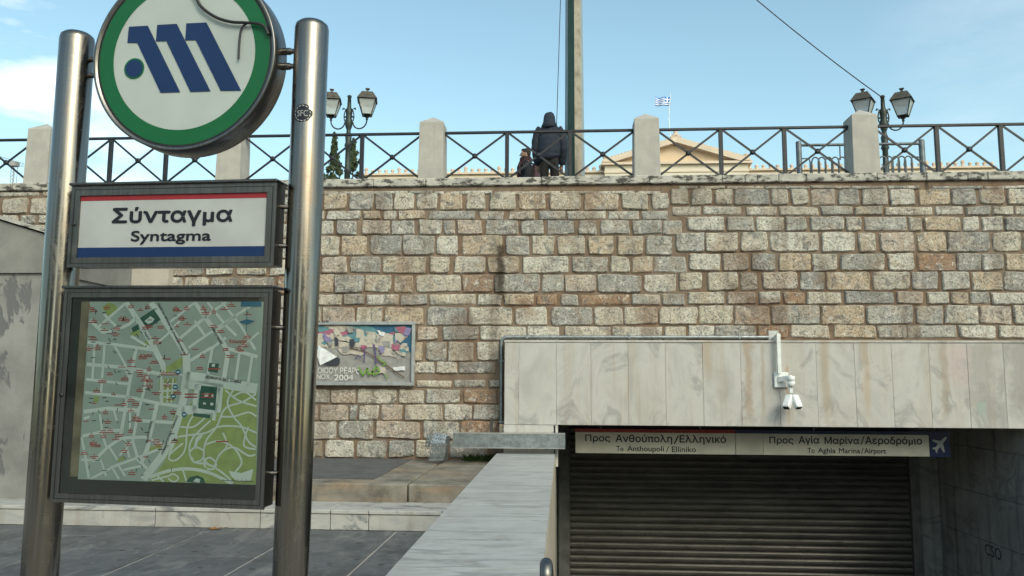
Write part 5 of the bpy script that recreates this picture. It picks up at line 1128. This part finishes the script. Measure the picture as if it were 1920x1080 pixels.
MR(10, (180, 620), (195, 730), (215, 790)); MR(10, (330, 620), (330, 700)); MR(10, (250, 610), (265, 660)); MR(12, (90, 740), (110, 830), (130, 940)); MR(12, (140, 945), (260, 880), (385, 835), (470, 800)); MR(10, (230, 790), (270, 850)); MR(10, (240, 880), (280, 945)); MR(10, (270, 870), (310, 930)); MR(10, (300, 740), (330, 840)); MR(10, (345, 760), (280, 830)); MR(10, (90, 850), (190, 855), (215, 930)); MR(14, (380, 860), (430, 905)); MR(10, (300, 900), (390, 880)); MR(10, (480, 440), (480, 580)); MR(10, (490, 430), (600, 435)); MR(8, (515, 455), (510, 570))
MR(8, (470, 515), (555, 510)); MR(6, (490, 455), (488, 575)); MR(6, (538, 452), (530, 570)); MR(6, (472, 545), (552, 540)); MR(6, (475, 480), (555, 478))
mrand = random.Random(11)
def curve(w_, *p): mroad(m, smooth_path(list(p), 5), w_, y)
curve(14, (430, 935), (520, 905), (620, 895), (720, 915), (830, 968)); curve(8, (575, 690), (640, 690), (700, 640)); curve(8, (560, 740), (620, 730), (700, 720), (760, 690), (860, 690), (940, 720)); curve(8, (640, 630), (610, 690), (600, 800), (560, 850), (525, 850), (530, 820), (590, 770))
curve(8, (720, 660), (640, 740), (620, 800), (640, 860), (700, 870), (740, 885)); curve(8, (790, 510), (850, 560), (938, 590)); curve(8, (830, 505), (800, 570), (830, 640), (870, 690), (900, 760), (938, 790)); curve(8, (935, 530), (870, 570), (790, 600), (750, 690), (700, 760), (690, 840), (720, 880)); curve(8, (770, 640), (830, 640), (900, 620), (938, 640)); curve(8, (740, 885), (770, 820), (830, 790), (900, 830), (935, 825))
curve(8, (690, 780), (760, 760), (830, 790), (870, 860), (840, 910)); curve(8, (640, 850), (620, 820), (650, 790), (690, 810), (680, 850), (650, 862)); curve(8, (700, 890), (690, 860), (720, 840), (750, 870), (735, 895), (705, 895)); curve(8, (740, 885), (800, 930), (830, 965)); curve(8, (560, 740), (520, 830)); curve(8, (820, 545), (880, 520), (935, 560)); curve(8, (780, 720), (800, 780), (760, 830)); curve(8, (900, 690), (880, 780), (935, 800)); curve(7, (520, 930), (545, 920), (570, 940), (545, 958), (520, 940)); curve(8, (440, 950), (520, 930)); curve(8, (590, 900), (610, 960)); curve(8, (460, 920), (500, 960))
mpoly(m, [(810, 905), (870, 915), (925, 895), (915, 950), (850, 955), (820, 930)], y); mpoly(m, [(650, 745), (690, 715), (685, 735), (660, 765), (655, 800), (640, 790)], y)
m.build('map_streets', 'map_road', sheet)
m = MB(); y = mlayer()
for poly in ([(372, 150), (440, 104), (475, 158), (410, 205)], [(332, 200), (365, 178), (372, 205), (340, 222)], [(675, 488), (752, 495), (748, 530), (742, 610), (660, 600), (668, 520)], [(638, 622), (720, 632), (718, 650), (636, 638)], [(712, 375), (758, 380), (752, 425), (706, 418)], [(605, 958), (625, 935), (660, 926), (690, 940), (700, 965)]): mpoly(m, poly, y)
m.build('map_landmarks', 'map_dark', sheet)
m = MB(); y = mlayer()
for poly in ([(395, 165), (425, 140), (445, 155), (435, 170), (415, 180)], [(690, 525), (710, 525), (708, 545), (690, 545)], [(725, 530), (735, 530), (733, 550), (722, 548)], [(684, 570), (698, 572), (697, 582), (683, 580)], [(720, 572), (734, 574), (732, 586), (718, 584)], [(725, 380), (740, 380), (738, 395), (724, 394)], [(640, 955), (655, 940), (675, 945), (670, 962)]): mpoly(m, poly, y)
m.build('map_courts', 'map_road', sheet)
m = MB(); y = mlayer()
for i in range(120):
    X, Y = mrand.uniform(105, 610), mrand.uniform(80, 930)
    if i > 100: X, Y = mrand.uniform(620, 920), mrand.uniform(80, 460)
    if X > 560 and Y > 440: continue
    for j in range(mrand.choice((1, 2, 2))): w_ = mrand.uniform(22, 46); mroad(m, [(X-w_/2, Y+j*9), (X+w_/2, Y+j*9)], 4.2, y)
    if mrand.random() < .6: mroad(m, [(X-3, Y-9), (X+3, Y-9)], 6, y)
for X, Y in ((778, 762), (625, 530), (625, 545), (705, 530), (705, 545), (735, 405)): mroad(m, [(X-30, Y), (X+30, Y)], 6, y)
def mtext(s_, X, Y, w_, h, rot=0, mm=None):
    a, b = mu(X, Y); text_into(mm, s_, a-w_*mpp/2, a+w_*mpp/2, b-h*mpp/2, b+h*mpp/2, mlayer(), 0, .03, rot)
mtext('ΑΘΗΝΑ', 405, 338, 66, 17, 0, m); mtext('Πλάκα', 160, 780, 54, 18, 0, m); mtext('Κολωνάκι', 850, 268, 86, 19, 0, m); m.build('map_red_print', 'map_red', sheet)
m = MB()
mtext('ΛΕΩΦΟΡΟΣ ΒΑΣ. ΣΟΦΙΑΣ', 780, 457, 176, 14, -.12, m); mtext('ΣΤΑΔΙΟΥ', 405, 232, 66, 12, -1.0, m); mtext('ΑΚΑΔΗΜΙΑΣ', 748, 240, 94, 12, -1.0, m); mtext('ΛΕΩΦ. ΕΛ. ΒΕΝΙΖΕΛΟΥ (ΠΑΝΕΠΙΣΤΗΜΙΟΥ)', 528, 205, 280, 12, -1.02, m); mtext('ΛΕΩΦΟΡΟΣ ΒΑΣ. ΑΜΑΛΙΑΣ', 525, 730, 190, 11, 1.22, m); mtext('ΦΙΛΕΛΛΗΝΩΝ', 425, 715, 100, 11, 1.42, m)
y = mlayer()
for i in range(70):
    X, Y = mrand.uniform(110, 560), mrand.uniform(90, 930); w_ = mrand.uniform(12, 26); r = mrand.choice((0, .1, -1.0, 1.4, .0)); a = (math.cos(r)*w_/2, -math.sin(r)*w_/2); mroad(m, [(X-a[0], Y-a[1]), (X+a[0], Y+a[1])], 3.4, y)
mroad(m, [(780, 950), (930, 956)], 2.5, y)
for i in range(7): mroad(m, [(785+i*22, 944), (785+i*22, 952)], 2, y)
m.build('map_black_print', 'map_ink', sheet)
m = MB(); y = mlayer(); mpoly(m, [(862, 66), (960, 68), (958, 96), (860, 94)], y); mroad(m, [(890, 100), (888, 225)], 3, y); mpoly(m, [(850, 172), (888, 158), (930, 168), (892, 185)], y)
for X, Y in ((563, 420), (550, 494), (541, 541), (595, 630)): mpoly(m, [(X+13*math.cos(t), Y+13*math.sin(t)) for t in [i*.5236 for i in range(12)]], y)
m.build('map_blue_print', 'map_blue', sheet)
m = MB(); y = mlayer()
for X, Y in ((563, 420), (550, 494), (541, 541), (595, 630)): mroad(m, [(X-7, Y), (X+7, Y)], 7, y)
m.build('map_symbols', 'map_road', sheet)
m = MB(); m.box(mx0+.034, mx1-.034, yf+.0012, yf+.003, z0+.034, z1-.034); m.build('glass_pane', 'pane_glass', mcx)
m = MB()
for zz in (sl(100, 740, yf)[1],): m.lathe([(.010, 0), (.009, .004), (.004, .005)], 14, 0, 0, 0, Matrix.Translation((mx0+.018, yf, zz)) @ Matrix.Rotation(math.pi/2, 4, 'X'))
m.build('lock', 'black_rubber', mcx)
for bx_, zs_ in ((nbx, (2.26, 2.42)), (mcx, (1.36, 1.93))):
    for zz in zs_:
        for s in (-1, 1): m = MB(); m.tube([(s*.44+.0084, -.04, zz), (s*(SP-.045), -.03, zz)], .010, 10); m.build('standoff', 'brushed_steel', bx_)

# ------------------------------------------------------------------ small things
for (px, py, lab, s) in ((403, 993, 'curled orange leaf on the pavement between the sign posts', .1), (590, 991, 'small brown leaf lying by the marble step', .05)):
    p = at(px, py, 2, .0); m = MB(); n = 10
    vs = [(0, 0, .012)]+[(s*math.cos(6.283*i/n)*(1 if i % 2 else .65), s*.6*math.sin(6.283*i/n)*(1 if i % 2 else .6), .008+.05*s*10*.1*abs(math.cos(6.283*i/n))+(.015 if i % 3 == 0 else 0)) for i in range(n)]
    m.add(vs, [(0, 1+i, 1+(i+1) % n) for i in range(n)]); m.tube([(s*.9, 0, .02), (s*1.5, .01, .03)], .003, 5); tag(m.build('fallen_leaf', 'dead_leaf', None, (p.x, p.y, 0)), lab, 'leaf')
wr_ = random.Random(8); m = MB()
for i in range(240):
    g = wr_.choice((-1.45, -1.2, -1.05)); x = wr_.gauss(g, .07); yb = -.06-abs(wr_.gauss(0, .05)); h = wr_.uniform(.03, .12); a = wr_.uniform(-.06, .06)
    m.add([(x-.006, yb, LEDGE-.02), (x+.006, yb, LEDGE-.02), (x+a+.012, yb-.03, LEDGE+h*.6), (x+a*1.5, yb-.05, LEDGE+h)], [(0, 1, 2, 3)])
tag(m.build('weeds', 'weed_green'), 'small green weeds growing at the wall foot below the cable tray', 'weeds', None, 'stuff')
